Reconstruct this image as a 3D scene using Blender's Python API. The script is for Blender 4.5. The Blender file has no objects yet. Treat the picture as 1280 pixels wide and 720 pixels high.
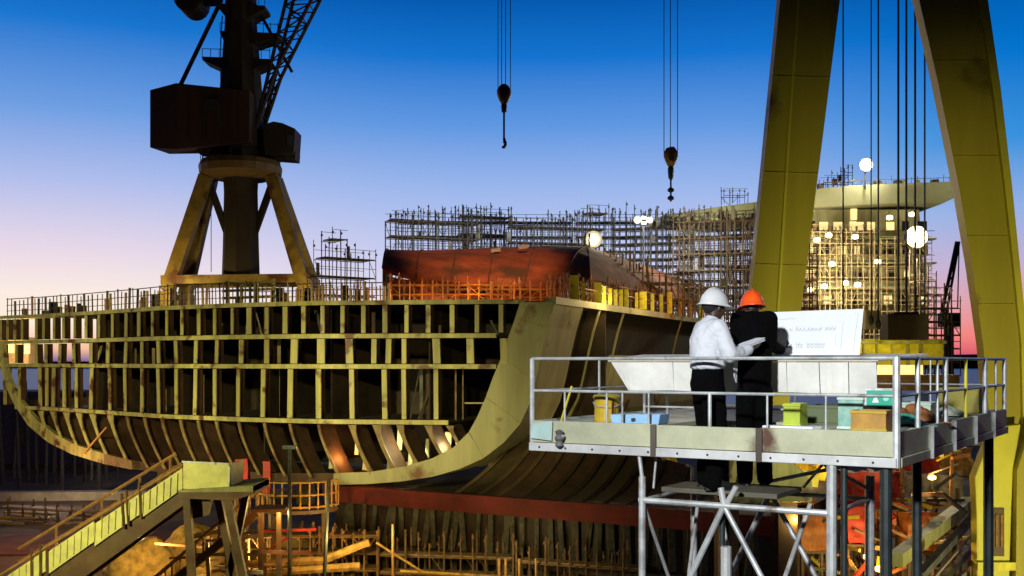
import bpy, bmesh, math, random
from mathutils import Vector, Matrix, noise as mnoise
rnd = random.Random(7)
sc = bpy.context.scene
col = sc.collection
R = math.radians
F = 1300.0; HY = 452.0            # focal length in photo pixels, horizon row of the photo

# ------------------------------------------------------------------ camera
cam = bpy.data.cameras.new('camera'); camo = bpy.data.objects.new('camera', cam); col.objects.link(camo)
camo.location = (0, 0, 0); camo.rotation_euler = (R(90), 0, 0)
cam.sensor_width = 36; cam.lens = 36 * F / 1280
cam.shift_y = (HY - 360) / 1280
cam.clip_start = .1; cam.clip_end = 9000
sc.camera = camo
sc.view_settings.view_transform = 'Standard'; sc.view_settings.look = 'None'
sc.view_settings.exposure = 0; sc.view_settings.gamma = 1
sc.cycles.use_denoising = True
sc.cycles.max_bounces = 6; sc.cycles.diffuse_bounces = 3; sc.cycles.sample_clamp_indirect = 4

def lin(c):
    return tuple(((v / 255) / 12.92 if v / 255 <= .04045 else ((v / 255 + .055) / 1.055) ** 2.4) for v in c) + (1,)

# ------------------------------------------------------------------ world: dusk sky, glow ahead, night behind
w = bpy.data.worlds.new('World'); sc.world = w; w.use_nodes = True
nt = w.node_tree; N = nt.nodes; L = nt.links
bg = N['Background']
tc = N.new('ShaderNodeTexCoord'); sp = N.new('ShaderNodeSeparateXYZ'); L.new(tc.outputs['Generated'], sp.inputs[0])
def ramp(stops):
    r = N.new('ShaderNodeValToRGB'); cr = r.color_ramp
    while len(cr.elements) > 1: cr.elements.remove(cr.elements[-1])
    cr.elements[0].position = stops[0][0]; cr.elements[0].color = lin(stops[0][1])
    for p, c in stops[1:]:
        e = cr.elements.new(p); e.color = lin(c)
    L.new(sp.outputs['Z'], r.inputs[0]); return r
left = ramp([(0, (120, 92, 150)), (.012, (250, 196, 160)), (.035, (255, 238, 214)), (.06, (252, 236, 226)), (.10, (232, 216, 232)),
             (.16, (176, 190, 236)), (.22, (110, 158, 226)), (.29, (26, 118, 208)), (.345, (0, 84, 172)), (.6, (2, 36, 92)), (1, (2, 16, 48))])
right = ramp([(0, (90, 60, 120)), (.008, (226, 92, 110)), (.022, (244, 128, 120)), (.05, (226, 158, 164)), (.085, (196, 176, 208)),
              (.13, (150, 178, 228)), (.19, (58, 146, 222)), (.26, (2, 116, 206)), (.345, (0, 74, 158)), (.6, (2, 32, 86)), (1, (2, 16, 48))])
mid = ramp([(0, (110, 80, 150)), (.01, (236, 170, 170)), (.035, (240, 222, 232)), (.06, (222, 220, 242)), (.10, (196, 204, 240)),
            (.16, (158, 184, 236)), (.22, (96, 152, 226)), (.28, (20, 116, 208)), (.345, (0, 78, 162)), (.6, (2, 32, 86)), (1, (2, 16, 48))])
def mrange(sock, a, b, c=0, d=1):
    m = N.new('ShaderNodeMapRange'); m.interpolation_type = 'SMOOTHSTEP'
    m.inputs[1].default_value = a; m.inputs[2].default_value = b; m.inputs[3].default_value = c; m.inputs[4].default_value = d
    L.new(sock, m.inputs[0]); return m.outputs[0]
def mixc(f, a, b):
    m = N.new('ShaderNodeMix'); m.data_type = 'RGBA'
    L.new(f, m.inputs[0]); L.new(a, m.inputs[6]); L.new(b, m.inputs[7]); return m.outputs[2]
m1 = mixc(mrange(sp.outputs['X'], -.40, -.02), left.outputs[0], mid.outputs[0])
m2 = mixc(mrange(sp.outputs['X'], .18, .44), m1, right.outputs[0])
fac = mrange(sp.outputs['Y'], -.15, .80, .035, 1)
vm = N.new('ShaderNodeVectorMath'); vm.operation = 'SCALE'; L.new(m2, vm.inputs[0]); L.new(fac, vm.inputs['Scale'])
L.new(vm.outputs[0], bg.inputs[0]); bg.inputs[1].default_value = 1.0

sun = bpy.data.lights.new('sun', 'SUN'); sun.energy = .07; sun.angle = R(4); sun.color = (1, .62, .38)
so = bpy.data.objects.new('sun', sun); col.objects.link(so)
so.rotation_euler = Vector((.75, -.95, -.10)).to_track_quat('-Z', 'Y').to_euler()     # last light from low ahead-left

def spot(name, loc, to, W, color, ang=60, rad=.6, blend=.5):
    l = bpy.data.lights.new(name, 'SPOT'); l.energy = W; l.color = color; l.spot_size = R(ang); l.spot_blend = blend; l.shadow_soft_size = rad
    o = bpy.data.objects.new(name, l); col.objects.link(o); o.location = loc
    o.rotation_euler = (Vector(to) - Vector(loc)).to_track_quat('-Z', 'Y').to_euler(); return o
def point(name, loc, W, color, rad=.3):
    l = bpy.data.lights.new(name, 'POINT'); l.energy = W; l.color = color; l.shadow_soft_size = rad
    o = bpy.data.objects.new(name, l); col.objects.link(o); o.location = loc; return o
SOD = (1, .70, .22); WARM = (1, .84, .42); COOL = (.93, .97, 1); ORG = (1, .40, .10)
# yard floodlights unseen above the frame, aimed at the open hull
for lx, tx, ty, W_ in ((-46, -47, 103, 150000), (-38, -33, 91, 120000), (-30, -20, 84, 90000), (-22, -10, 81, 61000), (-12, -3.5, 80, 33000)):
    spot('yard_flood', (lx, 24, 10), (tx, ty, -2.2), W_, (1, .88, .36), 21, .5, .7)
spot('gantry_flood', (31, 44, -15), (29.8, 66, -4.5), 19000, (1, .93, .42), 70)
spot('gantry_flood', (12, 46, -15), (15.5, 66, 2), 8500, (1, .93, .42), 46)
spot('stair_flood', (-31, 46, -3), (-23, 62, -9.5), 19000, (1, .93, .40), 62)
spot('roof_fill', (4, 58, 24), (-3, 98, 8), 70000, (1, .62, .32), 24, .5, .8)  # added unseen spot to brighten the red roof
# added white fill for platform and people, unseen behind the photographer's left shoulder
spot('platform_fill', (-3.5, -2.5, 4.2), (2.8, 10.5, -.3), 11500, COOL, 40, .35)

# ------------------------------------------------------------------ materials
MATS = {}
def mat(name, c, rough=.6, metal=0, var=.25, scale=1.5, bump=.12, c2=None, rust=0, emit=None, es=0, trans=0, streak=False):
    if name in MATS: return MATS[name]
    m = bpy.data.materials.new(name); m.use_nodes = True; t = m.node_tree; n = t.nodes; l = t.links
    b = n['Principled BSDF']; b.inputs['Roughness'].default_value = rough; b.inputs['Metallic'].default_value = metal
    co = n.new('ShaderNodeTexCoord'); nz = n.new('ShaderNodeTexNoise'); nz.inputs['Scale'].default_value = scale; nz.inputs['Detail'].default_value = 8
    nz.inputs['Roughness'].default_value = .65
    if streak:
        mp = n.new('ShaderNodeMapping'); mp.inputs['Scale'].default_value = (1, 1, .12); l.new(co.outputs['Object'], mp.inputs[0]); l.new(mp.outputs[0], nz.inputs[0])
    else: l.new(co.outputs['Object'], nz.inputs[0])
    r = n.new('ShaderNodeValToRGB'); l.new(nz.outputs[0], r.inputs[0])
    lo = tuple(v * (1 - var) for v in c); hi = tuple(min(1, v * (1 + var)) for v in c)
    if c2: hi = c2
    r.color_ramp.elements[0].position = .34; r.color_ramp.elements[0].color = lo + (1,)
    r.color_ramp.elements[1].position = .66; r.color_ramp.elements[1].color = hi + (1,)
    out = r.outputs[0]
    if rust:
        n2 = n.new('ShaderNodeTexNoise'); n2.inputs['Scale'].default_value = scale * .6; n2.inputs['Detail'].default_value = 10
        l.new(co.outputs['Object'], n2.inputs[0])
        r2 = n.new('ShaderNodeValToRGB'); r2.color_ramp.elements[0].position = .62 - rust * .25; r2.color_ramp.elements[1].position = .70 - rust * .2
        l.new(n2.outputs[0], r2.inputs[0])
        mx = n.new('ShaderNodeMix'); mx.data_type = 'RGBA'; l.new(r2.outputs[0], mx.inputs[0]); l.new(out, mx.inputs[6]); mx.inputs[7].default_value = (.09, .035, .014, 1)
        out = mx.outputs[2]
    l.new(out, b.inputs['Base Color'])
    if bump:
        bn = n.new('ShaderNodeBump'); bn.inputs['Strength'].default_value = bump; l.new(nz.outputs[0], bn.inputs['Height']); l.new(bn.outputs[0], b.inputs['Normal'])
    if emit:
        b.inputs['Emission Color'].default_value = emit + (1,); b.inputs['Emission Strength'].default_value = es
    if trans: b.inputs['Transmission Weight'].default_value = trans
    MATS[name] = m; return m
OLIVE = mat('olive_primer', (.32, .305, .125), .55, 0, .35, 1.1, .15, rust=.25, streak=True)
WEB = mat('shaded_brown', (.06, .030, .015), .75, 0, .4, .8, .2)  # olive webs in shade; the shade is put into this brown
BRK = mat('brown_olive_primer', (.17, .12, .045), .6, 0, .4, 1.1, .15, rust=.25)
OLIVE2 = mat('olive_shell_primer', (.29, .29, .165), .6, 0, .22, .5, .2, rust=.02, streak=True)
DARK = mat('shaded_dark', (.022, .012, .007), .8, 0, .5, .8, .2)  # shade of the hull interior put into the colour
REDOX = mat('red_oxide', (.26, .055, .016), .9, 0, .45, .35, .25, rust=.35, streak=True)
BROWNROOF = mat('brown_oxide', (.13, .05, .028), .95, 0, .4, .6, .3, rust=.4)
REDBAND = mat('red_antifouling', (.085, .006, .005), .9, 0, .3, .6, .1)
CRDARK = mat('crane_dark_brown', (.022, .015, .010), .7, 0, .3, .4, .1)
CROCHRE = mat('crane_ochre', (.25, .18, .04), .6, 0, .35, .5, .15, rust=.3)
GANT = mat('gantry_yellow', (.40, .33, .03), .5, 0, .16, .25, .08, rust=.05, streak=True)
GANT2 = mat('gantry_yellow_trim', (.58, .52, .05), .5, 0, .12, .3, .08)
STEEL = mat('galvanised_steel', (.47, .48, .47), .45, .35, .35, 5, .1, rust=.02)
STEELD = mat('dark_steel', (.05, .06, .06), .45, .6, .3, 4, .1)
SCAF = mat('scaffold_tube', (.10, .075, .05), .6, .2, .4, 2, .05)
SCAFB = mat('scaffold_tube_blue_grey', (.13, .13, .14), .6, .2, .3, 2, .05)
PLANK = mat('timber_plank', (.16, .10, .045), .8, 0, .4, 3, .2)
CREAM = mat('cream_paint', (.40, .39, .25), .6, 0, .5, .35, .1, streak=True)
BRIDGEM = mat('bridge_paint', (.22, .225, .14), .6, 0, .15, .2, .1)
GLASS = mat('dark_glass', (.02, .025, .03), .1, 0, .1, 1, 0)
LITW = mat('lit_window', (.8, .7, .4), .5, 0, .1, 1, 0, emit=(1, .72, .30), es=1.1)
LAMPM = mat('lamp_lens', (1, .95, .8), .3, 0, 0, 1, 0, emit=(1, .93, .68), es=26)
LENS2 = mat('lamp_glow_ring', (.08, .07, .05), .3, 0, 0, 1, 0, emit=(1, .88, .58), es=.75)  # lamp bloom put into a weakly glowing ring
LENS3 = mat('lamp_rim_glow', (.06, .05, .035), .4, 0, 0, 1, 0, emit=(1, .82, .5), es=.38)  # reflected lamp light put into the ring as weak glow
LAMPS = mat('small_lamp_lens', (1, .9, .6), .3, 0, 0, 1, 0, emit=(1, .80, .45), es=9)
LAMPO = mat('sodium_lamp_lens', (1, .6, .2), .3, 0, 0, 1, 0, emit=(1, .55, .14), es=7)
CABLE = mat('wire_rope', (.02, .03, .05), .5, .5, .2, 5, 0)
HOOKM = mat('hook_block_orange_brown', (.16, .07, .015), .5, .1, .4, 3, .1)
GROUND = mat('dock_concrete', (.075, .050, .032), .9, 0, .6, .12, .4, c2=(.15, .10, .055))
WATER = mat('harbour_water', (.008, .012, .035), .35, 0, .3, .05, .1)
HILL = mat('far_shore', (.02, .022, .05), .95, 0, .3, .01, 0)
KERB = mat('pale_concrete', (.30, .25, .20), .85, 0, .3, .5, .3)
SAND = mat('sand', (.34, .20, .05), .95, 0, .5, 1.6, 1.0)
GRP = mat('yellow_green_panel', (.60, .58, .20), .5, 0, .18, 1.2, .2)
BRN = mat('stair_brown_steel', (.10, .055, .02), .6, 0, .35, .8, .15, rust=.2)
PIPEO = mat('handrail_orange_brown', (.30, .15, .05), .5, .1, .3, 3, .05)
DECKP = mat('platform_grey_green', (.44, .44, .29), .5, .1, .2, 2, .08, rust=.03)
DECKW = mat('platform_white_beam', (.58, .58, .56), .4, .2, .2, 3, .06, rust=.05)
WHITE = mat('white_panel_board', (.76, .74, .68), .55, 0, .14, 2.2, .12)
PAPER = mat('white_paper', (.80, .82, .86), .7, 0, .03, 5, .02)
INK = mat('grey_ink', (.25, .29, .36), .8, 0, .1, 5, 0)
BLACK = mat('black_cloth', (.0018, .0018, .002), 1, 0, .3, 12, .1)
BLACK.node_tree.nodes['Principled BSDF'].inputs['Specular IOR Level'].default_value = .08
SHIRT = mat('white_cloth', (.62, .63, .67), .8, 0, .04, 14, .2)
SKIN = mat('dark_skin', (.05, .025, .017), .5, 0, .15, 20, .05)
HELW = mat('white_helmet_plastic', (.66, .66, .65), .25, 0, .02, 5, 0)
HELO = mat('orange_helmet_plastic', (.95, .10, .01), .35, 0, .12, 9, .05)
BOOT = mat('black_leather', (.01, .01, .01), .4, 0, .2, 12, .1)
YEL = mat('yellow_brown_plastic', (.46, .31, .02), .4, 0, .2, 4, .05)
BLUEP = mat('light_blue_plastic', (.27, .48, .72), .5, 0, .12, 6, .05)
TEAL = mat('teal_plastic', (.12, .42, .33), .35, 0, .3, 6, .05, c2=(.38, .58, .48))
GREEN = mat('green_sign_paint', (.01, .40, .25), .35, 0, .15, 4, .02)
LIME = mat('lime_plastic', (.42, .52, .03), .5, 0, .2, 5, .05)
ORBOX = mat('orange_brown_box', (.44, .22, .02), .5, 0, .2, 6, .05)
REDT = mat('red_tarpaulin', (.42, .035, .02), .6, 0, .35, 1.5, .4)
ORT = mat('orange_tarpaulin', (.42, .15, .03), .6, 0, .35, 1.2, .4)
YELB = mat('yellow_machine_paint', (.60, .52, .03), .45, 0, .3, 1.2, .15)
GREYM = mat('mixed_grey_steel', (.10, .10, .10), .7, .1, .5, 1, .2)

# ------------------------------------------------------------------ helpers
def P(px, py, Y):
    return Vector(((px - 640) / F * Y, Y, (HY - py) / F * Y))
class MB:
    def __init__(s): s.v = []; s.f = []
    def hexa(s, c):            # 8 corners: bottom 4 ring then top 4 ring
        i = len(s.v); s.v += [tuple(p) for p in c]
        s.f += [(i+3, i+2, i+1, i), (i+4, i+5, i+6, i+7), (i, i+1, i+5, i+4), (i+1, i+2, i+6, i+5), (i+2, i+3, i+7, i+6), (i+3, i, i+4, i+7)]
        return s
    def box(s, c, d, ax=None):
        c = Vector(c); X, Yv, Z = ax if ax else (Vector((1, 0, 0)), Vector((0, 1, 0)), Vector((0, 0, 1)))
        X = X * d[0] / 2; Yv = Yv * d[1] / 2; Z = Z * d[2] / 2
        return s.hexa([c - X - Yv - Z, c + X - Yv - Z, c + X + Yv - Z, c - X + Yv - Z, c - X - Yv + Z, c + X - Yv + Z, c + X + Yv + Z, c - X + Yv + Z])
    def beam(s, a, b, wd, h, up=(0, 0, 1)):
        a = Vector(a); b = Vector(b); d = b - a; ln = d.length; d.normalize(); up = Vector(up)
        if abs(d.dot(up)) > .95: up = Vector((0, 1, 0))
        sx = d.cross(up).normalized(); u = sx.cross(d)
        return s.box((a + b) / 2, (wd, ln, h), (sx, d, u))
    def tube(s, a, b, r, r2=None, n=6):
        a = Vector(a); b = Vector(b); d = (b - a).normalized(); r2 = r if r2 is None else r2
        q = Vector((0, 0, 1)) if abs(d.z) < .9 else Vector((1, 0, 0))
        X = d.cross(q).normalized(); Yv = d.cross(X); i = len(s.v)
        for p, rr in ((a, r), (b, r2)):
            for k in range(n):
                t = 2 * math.pi * k / n; s.v.append(tuple(p + X * math.cos(t) * rr + Yv * math.sin(t) * rr))
        for k in range(n): s.f.append((i + k, i + (k + 1) % n, i + n + (k + 1) % n, i + n + k))
        s.f.append(tuple(i + k for k in range(n))[::-1]); s.f.append(tuple(i + n + k for k in range(n)))
        return s
    def path(s, pts, r, n=6):
        for a, b in zip(pts, pts[1:]): s.tube(a, b, r, n=n)
        return s
    def prism(s, pts, off):    # closed polygon swept by off
        off = Vector(off); i = len(s.v); n = len(pts)
        s.v += [tuple(Vector(p)) for p in pts] + [tuple(Vector(p) + off) for p in pts]
        s.f.append(tuple(range(i, i + n))); s.f.append(tuple(range(i + 2 * n - 1, i + n - 1, -1)))
        for k in range(n): s.f.append((i + k, i + n + k, i + n + (k + 1) % n, i + (k + 1) % n))
        return s
    def strip(s, A, B, off):   # thick ribbon between two point rows
        off = Vector(off)
        for k in range(len(A) - 1):
            a, b, c, d = Vector(A[k]), Vector(A[k + 1]), Vector(B[k + 1]), Vector(B[k])
            s.hexa([a, b, b + off, a + off, d, c, c + off, d + off])
        return s
    def lathe(s, c, prof, n=16, ax=None):
        c = Vector(c); i = len(s.v)
        for r, z in prof:
            for k in range(n):
                t = 2 * math.pi * k / n; s.v.append(tuple(c + Vector((r * math.cos(t), r * math.sin(t), z))))
        for j in range(len(prof) - 1):
            for k in range(n):
                s.f.append((i + j * n + k, i + j * n + (k + 1) % n, i + (j + 1) * n + (k + 1) % n, i + (j + 1) * n + k))
        s.f.append(tuple(i + k for k in range(n))[::-1]); s.f.append(tuple(i + (len(prof) - 1) * n + k for k in range(n)))
        return s
    def build(s, name, m, parent=None, bevel=0, smooth=False, origin=None):
        me = bpy.data.meshes.new(name)
        o3 = Vector(origin) if origin is not None else Vector((0, 0, 0))
        me.from_pydata([tuple(Vector(v) - o3) for v in s.v], [], s.f)
        bm = bmesh.new(); bm.from_mesh(me); bmesh.ops.recalc_face_normals(bm, faces=bm.faces); bm.to_mesh(me); bm.free()
        me.materials.append(m); o = bpy.data.objects.new(name, me); col.objects.link(o)
        if parent is not None:
            o.parent = parent; 
            o.location = o3 - world(parent)
        else: o.location = o3
        if bevel:
            b = o.modifiers.new('bevel', 'BEVEL'); b.width = bevel; b.segments = 2; b.limit_method = 'ANGLE'
        if smooth:
            for p in me.polygons: p.use_smooth = True
        return o
def world(o):
    v = Vector((0, 0, 0))
    while o is not None: v = v + Vector(o.location); o = o.parent
    return v
def tag(o, label, cat, group=None, kind=None):
    if label: o['label'] = label
    if cat: o['category'] = cat
    if group: o['group'] = group
    if kind: o['kind'] = kind
    return o
def thing(name, loc, label, cat, group=None):
    o = bpy.data.objects.new(name, None); col.objects.link(o); o.location = loc; o.empty_display_size = .2
    return tag(o, label, cat, group)
def struct(name, mb, m):
    o = mb.build(name, m); o['kind'] = 'structure'; return o
def interp(xs, ys, x):
    if x <= xs[0]: return ys[0] + (x - xs[0]) * (ys[1] - ys[0]) / (xs[1] - xs[0])
    for i in range(len(xs) - 1):
        if x <= xs[i + 1]: return ys[i] + (x - xs[i]) * (ys[i + 1] - ys[i]) / (xs[i + 1] - xs[i])
    return ys[-1]
GZ = -18.0

# ------------------------------------------------------------------ setting
struct('ground', MB().hexa([(-160, -30, GZ - 2), (400, -30, GZ - 2), (400, 330, GZ - 2), (-160, 330, GZ - 2), (-160, -30, GZ), (400, -30, GZ), (400, 330, GZ), (-160, 330, GZ)]), GROUND)
struct('water', MB().hexa([(-6000, -400, GZ - 2.6), (6000, -400, GZ - 2.6), (6000, 8000, GZ - 2.6), (-6000, 8000, GZ - 2.6), (-6000, -400, GZ - 1.4), (6000, -400, GZ - 1.4), (6000, 8000, GZ - 1.4), (-6000, 8000, GZ - 1.4)]), WATER)
hm = MB(); pts = []
for k in range(61):
    x = -2600 + k * 87; pts.append((x, 3000 + 40 * math.sin(k), GZ - 2 + (16 + 15 * mnoise.noise(Vector((k * .35, 1, 0))) + (26 if k > 34 else 4))))
for a, b in zip(pts, pts[1:]):
    hm.hexa([(a[0], a[1], GZ - 3), (b[0], b[1], GZ - 3), (b[0], b[1] + 500, GZ - 3), (a[0], a[1] + 500, GZ - 3), a, b, (b[0], b[1] + 300, b[2]), (a[0], a[1] + 300, a[2])])
struct('far_hills', hm, HILL)

# ------------------------------------------------------------------ the ship hull section
AX = Vector((.42, .91, 0)).normalized()
YX = [0, 50, 130, 200, 300, 400, 640, 700, 960]
YT = [108.5, 104.5, 96.5, 89.5, 84.5, 81.5, 79.5, 79.3, 78.0]
def Yf(px): return interp(YX, YT, px)
def FP(px, z, d=0, w=0):       # point on the open section face: photo column, height, depth into the ship
    Y = Yf(px); return Vector(((px - 640) / F * Y, Y, z)) + AX * d
def FPy(px, py): Y = Yf(px); return Vector(((px - 640) / F * Y, Y, (HY - py) / F * Y))
hull = thing('ship_hull', FP(300, GZ), 'open cross section of a half built ship hull with olive steel decks and frames', 'ship hull')
LV = [4.6, 2.0, -.38, -4.7]
grid = [0, 25, 50, 90, 130, 165, 200, 250, 300, 350, 400, 450, 500, 560, 620, 655]
for i, z in enumerate(LV):
    mb = MB(); gl = [g for g in grid if g <= (655, 640, 622, 592)[i]]
    if i == 3: gl = [18] + gl[1:]
    for a, b in zip(gl, gl[1:]):
        pa, pb = FP(a, z), FP(b, z)
        fh = .35 if i else .34
        o = AX * .12; dz = Vector((0, 0, fh / 2))
        mb.hexa([pa - dz, pb - dz, pb - dz + o, pa - dz + o, pa + dz, pb + dz, pb + dz + o, pa + dz + o])
    mb.build('deck_flange', OLIVE, hull)
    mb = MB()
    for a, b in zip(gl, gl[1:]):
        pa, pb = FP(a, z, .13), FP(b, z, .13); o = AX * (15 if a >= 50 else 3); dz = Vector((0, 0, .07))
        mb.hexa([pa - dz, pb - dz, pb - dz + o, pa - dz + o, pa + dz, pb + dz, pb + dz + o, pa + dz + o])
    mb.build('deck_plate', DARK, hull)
rows = [
 [0, 9, 18, 27, 45, 54, 67, 79, 93, 107, 123, 140, 157, 173, 190, 208, 227, 248, 268, 290, 311, 333, 356, 379, 403, 428, 454, 481, 508, 535, 565, 596, 626],
 [2, 20, 45, 57, 74, 92, 113, 134, 156, 177, 198, 220, 244, 270, 301, 333, 367, 401, 437, 467, 485, 505, 546, 588, 630],
 [6, 24, 50, 58, 66, 80, 95, 113, 137, 156, 177, 198, 220, 243, 268, 297, 328, 362, 398, 440, 481, 505, 545],
]
for r, xs in enumerate(rows):
    z0, z1 = LV[r + 1] + .23, LV[r] - .22
    for px in xs:
        wide = (.22, .25, .26)[r] + (.11 if px > 300 else 0) + (.18 if r == 1 and px > 360 and px not in (467, 485, 505) else 0) + rnd.uniform(-.04, .05)
        Y = Yf(px); wp = wide / Y * F / 2
        lean = (rnd.uniform(-1.2, 1.2) if r else 0)
        mb = MB()
        a, b, c, d = FP(px - wp + lean, z1), FP(px + wp + lean, z1), FP(px + wp, z0), FP(px - wp, z0)
        mb.prism([a, b, c, d], AX * .10)
        mb.prism([FP(px - .6 + lean, z1, .11), FP(px + .6 + lean, z1, .11), FP(px + .6, z0, .11), FP(px - .6, z0, .11)], AX * .02)
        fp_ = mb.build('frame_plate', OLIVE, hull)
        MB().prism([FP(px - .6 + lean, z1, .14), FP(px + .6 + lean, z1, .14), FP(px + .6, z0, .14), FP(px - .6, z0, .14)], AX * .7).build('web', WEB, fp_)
# curved floor brackets below the lowest deck
def bottom(px): return interp([0, 3, 15, 35, 60, 90, 130, 160, 250, 415, 500, 560, 600, 640], [440, 470, 500, 532, 553, 568, 579, 585, 594, 600, 596, 585, 572, 540], px)
for px in [34, 50, 66, 82, 98, 115, 137, 158, 180, 202, 225, 247, 270, 298, 330, 362, 398, 440, 470, 500, 535, 562]:
    mb = MB(); A = []; B = []
    e = 8 + min(18, px * .12); nseg = 7
    for k in range(nseg + 1):
        t = k / nseg; x = px + e * (t ** 1.4)
        yb = bottom(px + e) - 3; z0 = LV[3] - .24; zb = (HY - yb) / F * Yf(px + e); z = z0 + (zb - z0) * t
        hw = (1.5 + (2.4 if px < 150 else .2) * (2 * t - 1) ** 4) if px < 400 else 2.4 * (1 + 1.0 * (2 * t - 1) ** 4)
        A.append(FP(x - hw, z)); B.append(FP(x + hw, z))
    mb.strip(A, B, AX * .14)
    fb = mb.build('floor_bracket', OLIVE if px < 150 else BRK, hull); mb = MB()
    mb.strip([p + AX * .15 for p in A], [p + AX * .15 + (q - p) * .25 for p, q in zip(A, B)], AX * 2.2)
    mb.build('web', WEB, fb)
# slanting loose brace on the left
MB().tube(FPy(108, 566) - AX * .3, FPy(136, 534) - AX * .3, .09).build('brace', PIPEO, hull)
# keel flange: lit left end and shaded middle put into the colours
outL = [(-3, 430), (0, 455), (5, 478), (16, 503), (35, 532), (60, 553), (90, 568), (130, 580), (165, 587), (250, 596), (340, 602), (417, 606)]
inL = [(3, 430), (6, 455), (11, 474), (23, 498), (44, 523), (69, 543), (97, 557), (130, 567), (165, 576), (250, 587), (340, 592), (417, 592)]
MB().strip([FPy(*p) for p in outL[:8]], [FPy(*p) for p in inL[:8]], AX * .5).build('keel_plate', OLIVE, hull)
MB().strip([FPy(*p) for p in outL[7:9]], [FPy(*p) for p in inL[7:9]], AX * .5 ).build('keel_plate', BRK, hull)
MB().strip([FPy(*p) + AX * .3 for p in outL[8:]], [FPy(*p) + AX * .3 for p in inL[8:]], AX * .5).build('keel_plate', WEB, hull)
outR = [(694, 377), (684, 410), (676, 445), (669, 478), (662, 505), (650, 530), (630, 553), (604, 573), (575, 586), (540, 596), (500, 602), (460, 605), (417, 606)]
inR = [(650, 378), (643, 400), (634, 425), (626, 448), (616, 472), (607, 497), (597, 520), (586, 540), (566, 560), (540, 573), (506, 583), (462, 590), (417, 592)]
MB().strip([FPy(*p) for p in outR], [FPy(*p) for p in inR], AX * .35).build('bilge_plate', OLIVE2, hull)
for k in (1, 3, 5, 7):       # weld seams of the bilge plate stand a little proud
    a, b = FPy(*outR[k]) - AX * .02, FPy(*inR[k]) - AX * .02
    MB().beam(a, b, .05, .05).build('weld_seam', OLIVE, hull)
# outer shell: sheet along the ship following outR
def side(j, d, inset=0):
    p = FPy(*outR[j]) ; q = FPy(*inR[j]); u = (q - p).normalized()
    return p + u * inset + AX * d
def sheet(j0, j1, d0, d1, inset, name, m, th=.08):
    mb = MB()
    for j in range(j0, j1):
        a, b, c, d = side(j, d0, inset), side(j + 1, d0, inset), side(j + 1, d1, inset), side(j, d1, inset)
        u = (FPy(*inR[j]) - FPy(*outR[j])).normalized() * th
        mb.hexa([a, b, c, d, a + u, b + u, c + u, d + u])
    return mb.build(name, m, hull)
sheet(0, 10, .36, 6.2, 0, 'shell_plate', OLIVE2)
sheet(0, 12, 6.2, 60, 2.0, 'inner_shell', mat('shaded_black', (.010, .007, .005), .9))  # recess shade put into this near-black colour
sheet(2, 9, 16.5, 60, .3, 'shell_plate', OLIVE2)
nd = 0
for d in [10.3, 16.6, 36]:
    A = [side(j, d) for j in range(0, 13)]; B = [side(j, d, .16 if j < 5 else .16 + (j - 4) * .09) for j in range(0, 13)]
    MB().strip(A, B, AX * .12).build('side_frame', OLIVE2 if d in (10.3, 16.6) else BRK, hull)
    C_ = [side(j, d + .12) for j in range(0, 13)]
mb = MB(); a = FPy(*outR[0]); mb.beam(a + AX * .1 + Vector((-.4, 0, .1)), a + AX * 60 + Vector((-.4, 0, .1)), .9, .55); mb.build('deck_edge_beam', OLIVE2, hull)
mb = MB(); pts = [FP(660, LV[0] - .2, .4), FP(694, LV[0] - .2, .4)]
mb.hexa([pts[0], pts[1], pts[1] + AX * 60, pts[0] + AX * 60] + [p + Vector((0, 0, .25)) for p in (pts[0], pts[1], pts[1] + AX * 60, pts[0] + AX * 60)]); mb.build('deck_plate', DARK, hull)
# back bulkhead, added to block light; cell shade is in its colour
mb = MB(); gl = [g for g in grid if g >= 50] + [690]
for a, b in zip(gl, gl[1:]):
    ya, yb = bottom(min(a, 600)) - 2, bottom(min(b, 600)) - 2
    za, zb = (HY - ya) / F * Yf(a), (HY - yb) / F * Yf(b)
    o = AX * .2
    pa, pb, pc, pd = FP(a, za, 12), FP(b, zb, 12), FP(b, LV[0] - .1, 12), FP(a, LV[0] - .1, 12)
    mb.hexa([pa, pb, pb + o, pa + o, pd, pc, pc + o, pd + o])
mb.build('shade_bulkhead', DARK, hull)
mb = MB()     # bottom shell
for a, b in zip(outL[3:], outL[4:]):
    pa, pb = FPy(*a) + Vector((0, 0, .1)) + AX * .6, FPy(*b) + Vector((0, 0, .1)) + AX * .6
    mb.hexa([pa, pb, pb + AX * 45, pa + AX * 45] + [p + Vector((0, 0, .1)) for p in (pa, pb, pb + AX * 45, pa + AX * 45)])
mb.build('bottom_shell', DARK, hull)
for px, d in ((100, 6), (200, 7), (310, 6), (395, 5), (520, 6)):   # inner longitudinal bulkheads added to keep the cells dark
    mb = MB(); mb.prism([FP(px, LV[0], 2), FP(px, LV[0], 12), FP(px, -8, 12), FP(px, -8, 2)], (.12, 0, 0)); mb.build('shade_bulkhead', DARK, hull)
for k in range(34):      # stiffeners and pipes standing inside the cells
    r_ = rnd.choice((0, 0, 1, 2, 2)); px_ = rnd.uniform(52, 600 if r_ < 2 else 560); d_ = rnd.uniform(1.6, 4.5); z1_ = LV[r_] - .1; z0_ = LV[r_ + 1] + .1
    if rnd.random() < .45: z1_ = z0_ + (z1_ - z0_) * rnd.uniform(.3, .8)
    a_ = FP(px_, z0_, d_); MB().beam(a_, Vector((a_.x + rnd.choice((0, 0, 0, .8, -.6)), a_.y, z1_)), rnd.uniform(.08, .3), .1, (0, 1, 0)).build('stiffener', rnd.choice((WEB, WEB, BRK, GREYM)), hull)
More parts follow.
